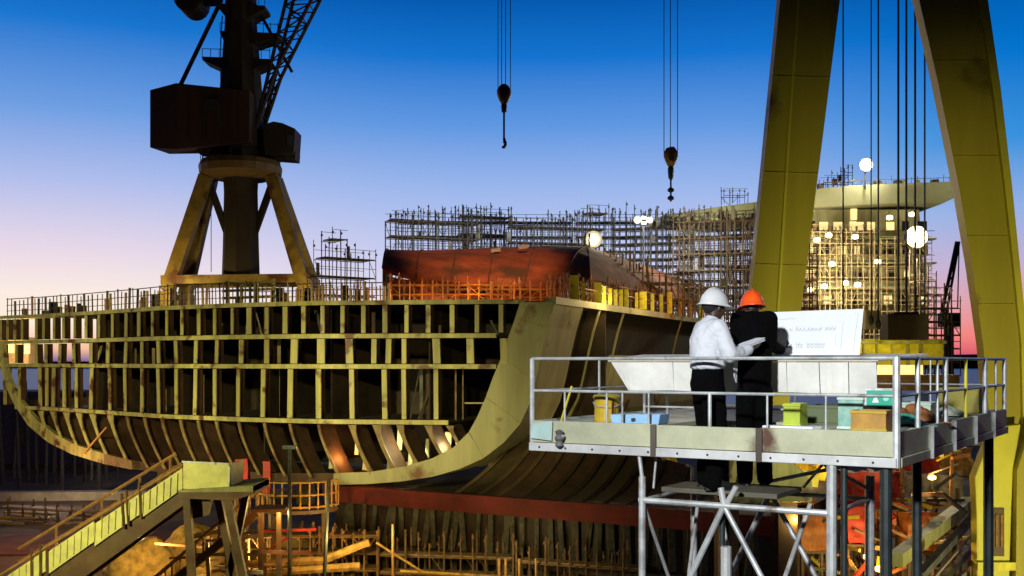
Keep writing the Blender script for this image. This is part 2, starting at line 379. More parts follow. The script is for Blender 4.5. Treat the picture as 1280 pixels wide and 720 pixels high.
# pale pipes and shores inside the lowest cells, lit by a lamp in the hull
for px_, y0_, y1_, w_ in ((419, 545, 572, .30), (436, 556, 585, .22), (474, 538, 566, .42), (488, 560, 588, .34), (511, 552, 582, .5), (536, 543, 570, .55), (549, 548, 572, .4), (568, 540, 562, .5), (386, 560, 590, .3), (460, 570, 592, .25), (430, 575, 592, .4), (352, 556, 572, .2), (402, 575, 596, .3), (612, 490, 512, .22), (604, 500, 518, .3)):
    MB().beam(FPy(px_, y1_) + AX * 3.0, FPy(px_ + 2, y0_) + AX * 3.0, w_, w_).build('inner_shore', CREAM, hull)
MB().beam(FPy(566, 505) + AX * 2, FPy(606, 505) + AX * 2, .12, .12).build('inner_pipe', KERB, hull)
# pale odds and ends that hang inside cells
for px, py, h in ((99, 385, 14), (165, 396, 12), (148, 390, 12), (416, 396, 12), (456, 425, 16), (617, 430, 15), (474, 390, 28), (588, 400, 6), (636, 395, 26)):
    a = FPy(px, py) + AX * 1.6
    MB().tube(a, a - Vector((0, 0, h * .062)), .06).build('hanging_cable', KERB, hull)

# bottom prop wall (dock blocks) with the red band
pon = thing('dock_block_row', P(600, 700, 78), 'dark dock block wall under the hull with a wide red band along its top', 'dock wall')
q0, q1 = P(412, 610, 84.0), P(985, 652, 66.5)
q0.z = q1.z = 0; dn = (q1 - q0).normalized(); back = Vector((-dn.y, dn.x, 0)).normalized()
def pw(z0, z1, off, name, m, dep=6):
    a, b = q0 - back * off, q1 - back * off
    mb = MB(); mb.hexa([Vector((a.x, a.y, z0)), Vector((b.x, b.y, z0)), Vector((b.x, b.y, z0)) + back * dep, Vector((a.x, a.y, z0)) + back * dep,
                        Vector((a.x, a.y, z1)), Vector((b.x, b.y, z1)), Vector((b.x, b.y, z1)) + back * dep, Vector((a.x, a.y, z1)) + back * dep])
    return mb.build(name, m, pon)
pw(-11.3, -9.98, 0, 'red_band', REDBAND, .8)
pw(-11.3, -10.05, -.81, 'block_top', DARK, 22)  # dark cover slab carries the shade under the hull
pw(GZ, -11.3, -.8, 'block_wall', DARK, 18)
pw(-14.9, -14.3, .5, 'ledge', DARK, 6)
ln = (q1 - q0).length; k = 0
for row_ in ((-14.3, -11.35), (GZ, -14.95)):
    s_ = 1.0
    while s_ < ln:
        a = q0 + dn * s_ + back * (.55 if row_[0] > -15 else .2); 
        MB().beam((a.x, a.y, row_[0]), (a.x + rnd.uniform(-.25, .5), a.y, row_[1]), .28 + rnd.random() * .2, .3).build('timber_shore', mat('shore_timber', (.055, .05, .035), .85, 0, .5, 2, .3), pon)
        s_ += rnd.uniform(.7, 1.25)

# curved bilge cradle between the blocks and the open side of the hull
cra = thing('bilge_cradle', P(700, 625, 80), 'row of curved brown ribs with plates beneath the open hull side', 'cradle')
RB = [((560, 607), (654, 528)), ((588, 611), (668, 545)), ((612, 614), (686, 548)), ((640, 617), (706, 550)), ((666, 621), (732, 553)), ((694, 624), (756, 556)), ((720, 628), (780, 560)), ((747, 632), (800, 566)), ((776, 636), (826, 574)), ((808, 640), (856, 582)), ((842, 645), (890, 590)), ((878, 650), (925, 600))]
def q_at(px, zz):
    k_ = (px - 640) / F; t_ = (k_ * q0.y - q0.x) / (dn.x - k_ * dn.y); p_ = q0 + dn * t_; return Vector((p_.x, p_.y, zz))
rows_ = []
for (b_, t_) in RB:
    lo = q_at(b_[0], -10.0) + back * .9; hi = lo + back * 5.2; hi = P(t_[0], t_[1], hi.y); mid_ = lo.lerp(hi, .5) + Vector((0, 0, -.8)) + Vector((.5, 0, 0))
    rows_.append([lo * (1 - u) ** 2 + mid_ * 2 * u * (1 - u) + hi * u * u for u in [k / 8 for k in range(9)]])
for r_ in rows_: MB().strip(r_, [p + Vector((.28, 0, -.12)) for p in r_], back * .5 + Vector((0, 0, .1))).build('cradle_rib', mat('cradle_rib_brown', (.10, .065, .03), .7, 0, .3, .8, .2), cra)
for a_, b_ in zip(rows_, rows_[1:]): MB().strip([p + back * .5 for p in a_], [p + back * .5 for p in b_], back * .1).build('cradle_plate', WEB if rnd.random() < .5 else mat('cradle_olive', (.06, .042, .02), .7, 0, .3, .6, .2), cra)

# ------------------------------------------------------------------ scaffolding builder
NETM = mat('pale_debris_net', (.55, .58, .66), .8, 0, .2, 3, 0)
def scaffold(name_label, A, B, depth, z0, z1, bay, lift, label, m=SCAF, r=.07, ragged=1.2, planks=True, group=None, topfn=None, dd=None, guard=True, nets=.0):
    A = Vector(A); B = Vector(B); u = (B - A); n = max(2, int(u.length / bay)); u /= n
    dv = dd if dd is not None else Vector((-u.y, u.x, 0)).normalized() * depth
    t = thing('scaffolding', (A.x, A.y, z0), label, 'scaffolding', group)
    np_ = 0; extra = MB()
    for k in range(n + 1):
        zt = topfn(k / n) if topfn else z1
        for s_ in (0, 1):
            p = A + u * k + dv * s_; jx = rnd.uniform(-.15, .15)
            top = zt + rnd.uniform(-.3, ragged)
            mb = MB().tube((p.x + jx, p.y, z0), (p.x + jx + rnd.uniform(-.1, .1), p.y, top), r * rnd.uniform(.8, 1.5), n=5)
            mb.lathe((p.x + jx, p.y, top - .3 - rnd.random() * .5), [(.04, 0), (.12, .05), (.12, .2), (.04, .26)], 5)
            if np_ < 98: mb.build('pole', m, t)
            else: extra.v, extra.f = extra.v + mb.v, extra.f + [tuple(i + len(extra.v) for i in f) for f in mb.f] if False else extra.f
            np_ += 1
    z = z0 + lift
    while z < z1 + .1:
        ks = [k for k in range(n + 1) if (topfn(k / n) if topfn else z1) >= z - .2]
        if len(ks) >= 2:
            a, b = A + u * ks[0], A + u * ks[-1]
            for s_ in (0, 1):
                o = dv * s_
                MB().tube((a.x + o.x, a.y + o.y, z), (b.x + o.x, b.y + o.y, z), r * 1.0, n=5).build('ledger', m, t)
                if guard: MB().tube((a.x + o.x, a.y + o.y, z + 1.0), (b.x + o.x, b.y + o.y, z + 1.0), r * .6, n=5).build('guard_rail', m, t)
            if planks:
                c = dv * .5
                MB().beam((a.x + c.x, a.y + c.y, z + .1), (b.x + c.x, b.y + c.y, z + .1), depth * .8, .10).build('plank_deck', PLANK, t)
            for k in ks[:-1]:
                if rnd.random() < .42:
                    p, q = A + u * k, A + u * (k + 1); o = dv * rnd.choice((0, 1))
                    f = rnd.choice((0, 1)); zz = (z - lift, z) if f else (z, z - lift)
                    MB().tube((p.x + o.x, p.y + o.y, zz[0]), (q.x + o.x, q.y + o.y, zz[1]), r * .7, n=5).build('brace', m, t)
                if rnd.random() < nets:
                    p, q = A + u * k + dv * .9, A + u * (k + 1) + dv * .9
                    MB().box(((p.x + q.x) / 2, (p.y + q.y) / 2, z + lift * .5), (abs(q.x - p.x) * .9, .04, lift * rnd.uniform(.3, .8))).build('debris_net', NETM, t)
                if guard and rnd.random() < .10:
                    p = A + u * (k + rnd.random()) + dv * rnd.random(); h = rnd.uniform(.5, 1.6)
                    MB().box((p.x, p.y, z + .15 + h / 2), (rnd.uniform(.15, .5), .4, h)).build('stored_panel', rnd.choice((PLANK, SCAF, CREAM)), t)
        z += lift
    return t
def at(px, Y): return Vector(((px - 640) / F * Y, Y, 0))
def zy(py, Y): return (HY - py) / F * Y
DK = 4.75
scaffold('', at(398, 104), at(470, 108), 2.5, DK, 13.5, .75, 1.9, 'small ragged scaffolding on the hull deck beside the yellow crane leg', SCAF, .045,
         topfn=lambda t: (9.5 + t / .22 * 4.2) if t < .22 else 13.2 - (t - .22) * 3.0, ragged=.8)
scaffold('', at(490, 118), at(602, 122), 3, DK, 16.6, .62, 1.9, 'upper scaffolding at the left end behind the rusty roof', SCAFB, .05, topfn=lambda t: 16.4 + t * .5)
scaffold('', at(578, 128), at(640, 130), 3, DK, 18.6, .5, 2.2, 'tallest scaffolding tower standing above the middle of the rusty roof', SCAFB, .05, ragged=1.3)
scaffold('', at(640, 124), at(760, 127), 3, DK, 18, .62, 1.9, 'scaffolding behind the rusty roof ridge with the round flood lamp before it', SCAFB, .05, topfn=lambda t: 16.4 + t * 1.9, nets=.04)
scaffold('', at(762, 127), at(862, 124), 3, DK, 18, .62, 1.9, 'scaffolding under the second hanging hook with the flat flood lamp', SCAFB, .05, topfn=lambda t: 17.6, nets=.06)
scaffold('', at(842, 121), at(948, 118), 3, DK, 17, .6, 1.9, 'scaffolding just left of the big olive gantry leg', SCAF, .06, topfn=lambda t: 17.0, nets=.1)
scaffold('', at(730, 104), at(905, 112), 2.2, DK, 8.5, .75, 1.7, 'low brown scaffolding on the deck between roof slope and white helmet', SCAF, .07, topfn=lambda t: 12 - t * 5)
scaffold('', at(496, 134), at(716, 135), 3, DK, 20, .95, 1.9, 'rearmost long scaffolding seen through the others above the red block', SCAFB, .05, topfn=lambda t: 18.2 + 1.2 * math.sin(t * 7))
scaffold('', at(720, 135), at(944, 134), 3, DK, 20, .95, 1.9, 'rearmost long scaffolding seen through the others up to the left gantry leg', SCAFB, .05, topfn=lambda t: 19.0 + .7 * math.sin(t * 6))
scaffold('', at(900, 132), at(950, 130), 3, 0, 18, 1.0, 2.0, 'scaffolding far behind the orange helmet', SCAF, .06)

# ------------------------------------------------------------------ hull top railing
rail = thing('guard_railing', FP(0, LV[0]), 'long railing of dark posts along the top edge of the open hull', 'railing')
px = 1; n = 0
while px < 480 and n < 100:
    a = FP(px, LV[0] + .2, .8); h = rnd.uniform(1.5, 1.95) if px < 320 else rnd.uniform(.9, 1.7)
    MB().tube(a, a + Vector((rnd.uniform(-.05, .05), 0, h)), rnd.choice((.05, .07, .12)), n=5).build('post', rnd.choice((SCAF, CRDARK, PIPEO)) if px < 360 else PIPEO, rail)
    px += rnd.uniform(3.5, 6.5); n += 1
for h, r in ((1.75, .045), (1.1, .035), (.5, .03)):
    MB().path([FP(g, LV[0] + .2 + h * (1 if g < 320 else .8), .8) for g in range(0, 481, 40)], r, 5).build('rail', SCAF, rail)
for k in range(26):
    px = rnd.uniform(2, 470); a = FP(px, LV[0] + .3, rnd.uniform(1.5, 4)); h = rnd.uniform(.5, 1.3)
    if 205 < px < 250: continue
    nm, m, cat = rnd.choice((('welding_cabinet', PIPEO, 'cabinet'), ('cable_drum', BRN, 'cable drum'), ('steel_stack', CRDARK, 'steel stack')))
    # kept in the railing's own clutter net
    MB().box(a + Vector((0, 0, h / 2)), (rnd.uniform(.2, .8), .5, h)).build('toe_board', m, rail)
# ochre grille at the crane foot
g = thing('deck_barrier', FP(275, LV[0] + .2, 1.2), 'ochre slatted barrier on the hull edge between the crane legs', 'barrier')
for px in (272, 290, 310, 330):
    MB().beam(FP(px, 4.8, 1.2), FP(px, 6.75, 1.2), .25, .2).build('post', CROCHRE, g)
for z in (5.3, 5.9, 6.5): MB().beam(FP(268, z, 1.0), FP(335, z, 1.0), .12, .22).build('slat', CROCHRE, g)

# ------------------------------------------------------------------ rusty curved roof block on deck
roof = thing('hull_section', P(610, 380, 96), 'rust red curved hull block like a roof standing on the deck before the scaffolding', 'hull section')
def arc(p0, p1, bulge, n=7):
    out = []
    for k in range(n + 1):
        t = k / n; p = p0.lerp(p1, t); out.append(p + Vector((0, -.5, .8)) * bulge * math.sin(math.pi * t))
    return out
edges = []
segs = [(478, 488, 90.5, 104, 336, 318), (520, 530, 90, 104, 345, 315), (565, 575, 90, 104, 351, 312), (610, 622, 90, 104, 355, 309), (655, 672, 90, 104, 357, 308), (700, 735, 90, 104, 358, 308)]
for x0, x1, y0, y1, e0, e1 in segs:
    edges.append(arc(P(x0, e0 + (0 if x0 < 500 else 2), y0), P(x1, e1, y1), 1.2))
for k in range(len(edges) - 1):
    mb = MB().strip(edges[k], edges[k + 1], Vector((0, .3, -.3))); mb.build('roof_plate', REDOX, roof)
for k, e in enumerate(edges):
    mb = MB()
    for a, b in zip(e, e[1:]): mb.beam(a + Vector((0, -.05, .06)), b + Vector((0, -.05, .06)), .12, .1)
    mb.build('roof_rib', BROWNROOF, roof)
# gable and lower wall
mb = MB(); mb.prism([P(478, 336, 90.5), P(488, 318, 104), Vector((P(488, 318, 104).x, 104, DK)), Vector((P(478, 336, 90.5).x, 90.5, DK))], (.25, 0, 0)); mb.build('end_wall', BROWNROOF, roof)
lw = [484, 525, 566, 608, 652, 700]
for a, b in zip(lw, lw[1:]):
    za = 11.5 - 0; Y = 91.5
    pa, pb = at(a, Y), at(b, Y)
    mb = MB().hexa([(pa.x, Y, DK), (pb.x, Y, DK), (pb.x, Y + .3, DK), (pa.x, Y + .3, DK), (pa.x, Y, zy(346, Y)), (pb.x, Y, zy(352, Y)), (pb.x, Y + .3, zy(352, Y)), (pa.x, Y + .3, zy(346, Y))])
    mb.build('lower_wall', REDOX if (a // 41) % 2 else mat('bright_red_oxide', (.40, .06, .02), .5, 0, .4, .8, .2), roof)
# receding slope on the right
e2 = []
for k in range(9):
    t = k / 8; d = 2 + t * 46
    base = P(738, 352, 91) + AX * (d - 2); top = P(735, 308, 104).lerp(P(905, 366, 140), t)
    base.z = 7.3 - t * .8
    e2.append(arc(base, top, .5, 4))
for k in range(8): MB().strip(e2[k], e2[k + 1], Vector((-.2, .2, -.3))).build('roof_plate', BROWNROOF, roof)
mb = MB().strip([edges[-1][j] for j in (0, 2, 4, 7)], [e2[0][j] for j in (0, 1, 2, 4)], Vector((0, .3, -.3))); mb.build('roof_plate', BROWNROOF, roof)
for px_, py_ in ((654, 323), (620, 327)):
    c = P(px_, py_, 98); MB().box(c + Vector((0, -1.6, .9)), (.9, .1, .35), (Vector((1, 0, .15)).normalized(), Vector((0, 1, 0)), Vector((0, 0, 1)))).build('patch', KERB, roof)
# orange-lit frames in front of the block
scaffold('', at(486, 86), at(640, 85.5), 1.5, DK, 6.9, .9, .8, 'rust orange lit frames along the left half of the red block', mat('orange_frames', (.34, .15, .04), .5, 0, .4, 2, .05), .05, ragged=.6, planks=False, guard=False)
scaffold('', at(560, 88), at(700, 88), 1.2, DK, 6.6, .8, .7, 'low orange frames along the right half of the red block', mat('orange_frames', (.5, .26, .06)), .045, ragged=.6, planks=False, guard=False)
ca_ = FPy(*outR[0]) + AX * 4 + Vector((-.6, 1.4, 0)); cb_ = FPy(*outR[0]) + AX * 50 + Vector((-.6, 1.4, 0))
scaffold('', ca_, cb_, 1.6, DK, 8.6, .62, 1.1, 'dense rusty frames along the receding deck edge before the brown slope', mat('rust_frames', (.20, .09, .035), .7, 0, .5, 2, .05), .06, ragged=1.0, planks=False, guard=False, topfn=lambda t: 6.5 + t * .9)
fr = thing('edge_barrier', P(700, 378, 84), 'row of bright yellow upright plates on the receding deck edge', 'barrier')
for d, wd, h in ((4, .7, 1.9), (6, .25, 1.4), (9.5, .6, 1.7), (11, .3, 1.5), (12.5, .35, 1.4), (14, .35, 1.4), (15.5, .35, 1.5), (17, .4, 1.6), (20, .3, 1.5), (22, .7, 1.7), (25, .35, 1.7), (28, .35, 1.8), (31, .5, 2.2), (35, .4, 2), (39, .5, 2), (44, .4, 2)):
    a = FPy(*outR[0]) + AX * d; MB().box(a + Vector((0, 0, .4 + h / 2)), (wd, .15, h)).build('upright', YELB if rnd.random() < .7 else PIPEO, fr)
MB().path([FPy(*outR[0]) + AX * d + Vector((.1, .3, 1.4)) for d in (2, 20, 46)], .05, 5).build('rail', PIPEO, fr)

# ------------------------------------------------------------------ level luffing crane behind the hull
YC = 135.0
def C3(px, py, dy=0): return P(px, py, YC) + Vector((0, dy, 0))
cr = thing('jib_crane', Vector((C3(300, 375).x, YC, GZ)), 'tall dark portal jib crane with four splayed ochre legs behind the hull', 'crane')
for (x0, x1, sx) in ((260, 219, -1), (342, 388, 1)):
    for dy in (-1.6, 2.2):
        top = C3(x0, 222, dy * .55); bot = C3(x1, 366, dy * 1.9)
        MB().beam(top, bot, 1.65, 1.5, (0, 1, 0)).build('leg', CROCHRE, cr, .08)
        MB().beam(bot, Vector((bot.x, bot.y, GZ)), 1.9, 1.9, (0, 1, 0)).build('lower_leg', CROCHRE, cr)
for dy in (-3, 4.2):
    MB().beam(C3(212, 352, dy), C3(390, 350, dy), 1.0, 1.1).build('cross_beam', CROCHRE, cr)
for x in (219, 388): MB().beam(C3(x, 352, -3), C3(x, 352, 4.2), 1.0, 1.1).build('cross_beam', CROCHRE, cr)
cx = C3(301, 300).x
MB().lathe((cx, YC, zy(356, YC)), [(2.5, 0), (2.35, 5), (2.2, 12), (2.35, 15.2)], 8).build('column', CRDARK, cr)
for s_ in (-1, 1):
    MB().beam(C3(301 + s_ * 42, 222), C3(301 + s_ * 14, 300), .8, .8, (0, 1, 0)).build('strut', CRDARK, cr)
MB().lathe((cx, YC, zy(224, YC)), [(3.6, 0), (5.2, .6), (5.3, 1.5), (5.0, 2.2), (2.5, 2.5)], 20).build('slewing_platform', mat('crane_ring', (.12, .075, .025), .6), cr)
rl = MB()
for k in range(20):
    t = 2 * math.pi * k / 20; p = Vector((cx + 5 * math.cos(t), YC + 5 * math.sin(t), zy(204, YC))); rl.tube(p, p + Vector((0, 0, 1.1)), .05, n=5)
rl.build('ring_railing', CRDARK, cr)
MB().lathe((cx, YC, zy(204, YC)), [(2.7, 0), (2.6, 1.5), (3.1, 1.8), (2.8, 9), (2.1, 18), (1.9, 30), (1.7, 38)], 10).build('mast', CRDARK, cr)
# machinery house
mh = MB()
def MX(x): return C3(x, 0).x
def MZ(y): return zy(y, YC)
fy = YC - 4.5
pl_ = [(MX(234), fy), (MX(322), fy + .5), (MX(322), fy + 9), (MX(197), fy + 9), (MX(195), fy + 2.2)]
tp_ = [115, 123, 123, 118, 118]; bt_ = [196, 186, 182, 184, 189]
mh.v = [(x, y, MZ(b)) for (x, y), b in zip(pl_, bt_)] + [(x, y, MZ(b)) for (x, y), b in zip(pl_, tp_)]
mh.f = [(4, 3, 2, 1, 0), (5, 6, 7, 8, 9)] + [(k, (k + 1) % 5, 5 + (k + 1) % 5, 5 + k) for k in range(5)]
mho = mh.build('machinery_house', mat('machinery_brown', (.03, .012, .010), .7, 0, .2, .3, .05), cr, .1)
for px_ in (250, 268, 286, 304): MB().beam((MX(px_), fy + .05, MZ(124)), (MX(px_), fy + .05, MZ(184)), .12, .12).build('panel_seam', CRDARK, mho)
MB().box((MX(277), fy + .1, MZ(140)), (2.0, .15, 1.2)).build('louvre', STEELD, mho)
MB().beam(C3(250, 188), C3(372, 197), 3, 1.0).build('cab_deck', CRDARK, cr)
cb = MB().prism([C3(333, 160, -2), C3(346, 156, -2), C3(357, 158, -2), C3(373, 165, -2), C3(371, 196, -2), C3(334, 197, -2)], (0, 4, 0)).build('operator_cab', CRDARK, cr, .08)
MB().prism([C3(363, 172, -2.1), C3(371, 174, -2.1), C3(370, 186, -2.1), C3(363, 186, -2.1)], (0, .06, 0)).build('window', mat('cab_glass', (.05, .06, .08), .2, 0, .1, 1, 0), cb)
for px, py, wl, wr in ((301, 80, 34, 30), (301, 14, 16, 24), (301, 48, 12, 40)):
    c = Vector((cx, YC, zy(py, YC))); s1 = wl / F * YC; s2 = wr / F * YC
    MB().prism([c + Vector((-s1 - 1, -1.6, .5)), c + Vector((s2 + 1, -1.6, .2)), c + Vector((s2 + 1, -1.6, -.2)), c + Vector((1.5, -1.6, -1.3)), c + Vector((-1.5, -1.6, -1.3)), c + Vector((-s1 - 1, -1.6, .1))], (0, 3.2, 0)).build('service_platform', CRDARK, cr)
    rl = MB()
    for k in range(9):
        x = c.x - s1 - 1 + (s1 + s2 + 2) * k / 8; rl.tube((x, YC - 1.6, c.z + .3), (x, YC - 1.6, c.z + 1.5), .05, n=5)
    rl.tube((c.x - s1 - 1, YC - 1.6, c.z + 1.5), (c.x + s2 + 1, YC - 1.6, c.z + 1.3), .05, n=5); rl.build('platform_railing', CRDARK, cr)
MB().tube(C3(220, 118), C3(272, 10), .28).build('stay', CRDARK, cr)
MB().tube(C3(272, 10), C3(300, -60), .28).build('stay', CRDARK, cr)
MB().beam(C3(250, -60), C3(320, -40), 1.5, 1.5).build('counter_arm', CRDARK, cr)
c = C3(240, 2); pr = [(math.cos(t) * 17 + 240, math.sin(t) * 17 + 3) for t in [2 * math.pi * k / 16 for k in range(16)]]
MB().prism([C3(x, y, -2) for x, y in pr], (0, 4, 0)).build('counterweight', CRDARK, cr)
MB().beam(C3(240, 4), C3(275, 2), .8, .9).build('counter_arm', CRDARK, cr)
# lattice jib, four chords
def jl(t, s_, dy):    # s_=0 inner chord, 1 outer chord
    p = C3(322, 168).lerp(C3(372, -40), t) if s_ == 0 else C3(324, 164).lerp(C3(348, 92), min(1, t / .34)) if t < .34 else C3(348, 92).lerp(C3(415, -40), (t - .34) / .66)
    return p + Vector((0, dy * (1 - .0 * t), 0))
jb = thing('x', (0, 0, 0), None, None) if False else None
ch = MB()
jib = None
for dy in (-1.6, 1.6):
    for s_ in (0, 1):
        m_ = MB().path([jl(t / 12, s_, dy) for t in range(13)], .24, 6).build('jib_chord', CRDARK, cr)
for k in range(13):
    t = k / 12
    for dy in (-1.6, 1.6):
        MB().tube(jl(t, 0, dy), jl(t, 1, dy), .10, n=5).build('jib_lacing', CRDARK, cr)
        if k < 12:
            a, b = (0, 1) if k % 2 else (1, 0)
            MB().tube(jl(t, a, dy), jl((k + 1) / 12, b, dy), .12, n=5).build('jib_lacing', CRDARK, cr)
    MB().tube(jl(t, 1, -1.6), jl(t, 1, 1.6), .08, n=5).build('jib_lacing', CRDARK, cr)
MB().tube(C3(316, 0), C3(365, 90), .22).build('luffing_arm', CRDARK, cr)
MB().tube(C3(300, -40), C3(316, 0), .22).build('luffing_arm', CRDARK, cr)
MB().tube(C3(318, 115), C3(322, 165), .15).build('ladder', CRDARK, cr)
MB().path([C3(278, 20 + 0), C3(276, 50), C3(276, 112)], .08, 5).build('ladder', CRDARK, cr)
MB().path([C3(306, 44), C3(316, 52), C3(342, 57)], .12, 5).build('cable', CRDARK, cr)
MB().tube(C3(264, 200), C3(264, 340), .05, n=5).build('cable', CABLE, cr)

# ------------------------------------------------------------------ gantry crane, right
YG = 66.0
def G3(px, py, dy=0): return P(px, py, YG) + Vector((0, dy, 0))
ga = thing('gantry_crane', Vector((G3(1100, 0).x, YG, GZ)), 'huge olive yellow gantry crane whose two legs form an A over the right side', 'gantry crane')
def leg(pts_l, pts_r, dep, name='leg'):
    mb = MB(); mb.strip([G3(*p) for p in pts_l], [G3(*p) for p in pts_r], (0, 1.0, 0)); return mb.build(name, GANT, ga)
TOPZ = 44.0
def ext(a, b, z):  # extend line a->b (pixels) up to height z, give pixel
    py = HY - z * F / YG; return (a[0] + (b[0] - a[0]) * (py - a[1]) / (b[1] - a[1]), py)
l1 = leg([ext((975, 0), (937, 390), TOPZ), (975, 0), (937, 390), (918, 575)], [ext((1050, 0), (1001, 390), TOPZ), (1050, 0), (1001, 390), (978, 575)], 3.2)
MB().strip([G3(1008, -160, -.08), G3(985, 160, -.08), G3(971, 390, -.08)], [G3(1011, -160, -.08), G3(988, 160, -.08), G3(974, 390, -.08)], (0, .1, 0)).build('seam', GANT2, ga)
l2 = leg([ext((1149, 0), (1170, 90), TOPZ), (1149, 0), (1172, 100), (1198, 230), (1215, 330), (1229, 430), (1238, 540)], [ext((1222, 0), (1233, 90), TOPZ), (1222, 0), (1238, 110), (1253, 230), (1264, 330), (1274, 430), (1276, 540)], 3.2)
MB().strip([G3(1212, -150, -.3), G3(1222, 0, -.3), G3(1238, 110, -.3), G3(1253, 230, -.3), G3(1264, 330, -.3), G3(1274, 430, -.3), G3(1276, 540, -.3)], [G3(1222, -150, -.3), G3(1232, 0, -.3), G3(1248, 110, -.3), G3(1262, 230, -.3), G3(1272, 330, -.3), G3(1282, 430, -.3), G3(1286, 540, -.3)], (0, 1.5, 0)).build('leg_flange', GANT2, ga)
MB().box((G3(1100, 0).x, YG + 1.6, TOPZ + 2.2), (30, 5, 4.4)).build('girder', GANT, ga, .1)
MB().box((G3(1100, 0).x - 22, YG + 1.6, TOPZ + 6.5), (96, 7, 4)).build('girder', GANT, ga, .1)
for (pl_, pr_) in (((l_, r_) for l_, r_ in zip([(1166, 76), (1191, 195), (1209, 295), (1222, 380)], [(1233, 76), (1248, 195), (1260, 295), (1269, 380)]))):
    MB().beam(G3(*pl_, -.01), G3(*pr_, -.01), .03, .04, (0, 1, 0)).build('plate_seam', GANT, ga)
for y_ in (95, 215, 330):
    MB().beam(G3(975 - y_ * .0974 + 1, y_, -.03), G3(1050 - y_ * .1256 - 1, y_ + 2, -.01), .03, .04, (0, 1, 0)).build('plate_seam', GANT, ga)
# right bogie
bog = MB().prism([G3(1240, 532, -.9), G3(1268, 529, -.9), G3(1258, 585, -.9), G3(1256, 640, -.9), G3(1254, 700, -.9), G3(1254, 760, -.9), G3(1214, 760, -.9), G3(1213, 640, -.9), G3(1211, 594, -.9), G3(1228, 550, -.9)], (0, .9, 0)).build('bogie_frame', GANT2, ga, .08)
MB().prism([G3(1258, 585, -1.4), G3(1276, 529, -1.4), G3(1285, 529, -1.4), G3(1285, 800, -1.4), G3(1256, 800, -1.4)], (0, 1.4, 0)).build('bogie_side', GANT, ga, .05)
MB().box(G3(1236, 662, -.96), (1.0, .12, 3.0)).build('bogie_recess', BRN, bog)
for dx in (-.3, 0, .3): MB().tube(G3(1236, 640, -1.1) + Vector((dx, 0, 0)), G3(1236, 680, -1.1) + Vector((dx, 0, 0)), .09).build('hydraulic_rod', PIPEO, bog)
MB().box(G3(1236, 703, -1.1), (2.6, .5, .5)).build('bogie_collar', YELB, bog)
MB().box((G3(1250, 700).x, YG, -17.1), (7, 4.5, 1.6)).build('bogie_truck', GANT, ga, .1)
for dx in (-2.6, -.9, .9, 2.6): MB().prism([(G3(1250, 0).x + dx + .75 * math.cos(t), YG - 2.5, -17.25 + .75 * math.sin(t)) for t in [k * math.pi / 8 for k in range(16)]], (0, .5, 0)).build('wheel', STEELD, ga)
# left bogie
MB().prism([G3(915, 570, -1), G3(982, 570, -1), G3(1010, 600, -1), G3(1010, 625, -1), G3(900, 625, -1)], (0, 2, 0)).build('bogie_frame', OLIVE, ga, .08)
MB().beam(G3(920, 585, 1.5), G3(1030, 603, 1.5), .8, .9).build('sill_beam', YELB, ga)
for x in (912, 985): MB().box((G3(x, 0).x, YG + 1, (GZ + zy(625, YG)) / 2), (1.2, 2, zy(625, YG) - GZ - .05)).build('bogie_post', BRN, ga)
# ladder/stairs on the right leg behind the platform railing
MB().tube(G3(1278, 440, -3), G3(1278, 760, -3), .12).build('ladder', YELB, ga)
# hoist cables between the legs down to the lifted load
load = thing('lifted_load', P(1130, 425, 90), 'dark box load hanging from gantry cables in front of the superstructure', 'hanging load')
MB().box(P(1130, 409, 90), (3.5, 2, 2.2)).build('load_box', mat('load_dark', (.04, .035, .015), .7), load, .05)
MB().box(P(1131, 392, 90), (2.2, .6, .25)).build('lifting_beam', STEELD, load)
for px_ in (1123, 1133, 1144, 1156):
    MB().tube(P(px_ , 392 if px_ != 1156 else 396, 90), P(px_, -250, 90), .10 if px_ != 1156 else .08, n=5).build('hoist_cable', CABLE, load)
MB().box(P(1090, 400, 88.6), (1.3, .6, 1.6)).build('cage', CREAM, load)
for k, (px_, yb, r, lab) in enumerate(((1054, 395, .07, 'single thin hoist rope nearest the inner edge of the left gantry leg'), (1089, 395, .055, 'left one of two close hoist ropes in the middle of the A'), (1098, 400, .075, 'right one of two close hoist ropes in the middle of the A'))):
    t = thing('hoist_rope', P(px_, yb, 88), lab, 'rope')
    MB().tube(P(px_, yb, 88), P(px_, -260, 88), r, n=5).build('rope', CABLE, t)
    MB().lathe(P(px_, yb, 88) - Vector((0, 0, .8)), [(.05, 0), (.2, .2), (.22, .6), (.05, .85)], 8).build('weight', STEELD, t)
MB().box((30, 89, 67), (14, 3, 2)).build('trolley_beam', GANT, ga)
MB().box((30, 78, 65.2), (3, 24, 1.6)).build('trolley_beam', GANT, ga)
MB().box((30, 68, 57), (3, 3, 15)).build('trolley_post', GANT, ga)

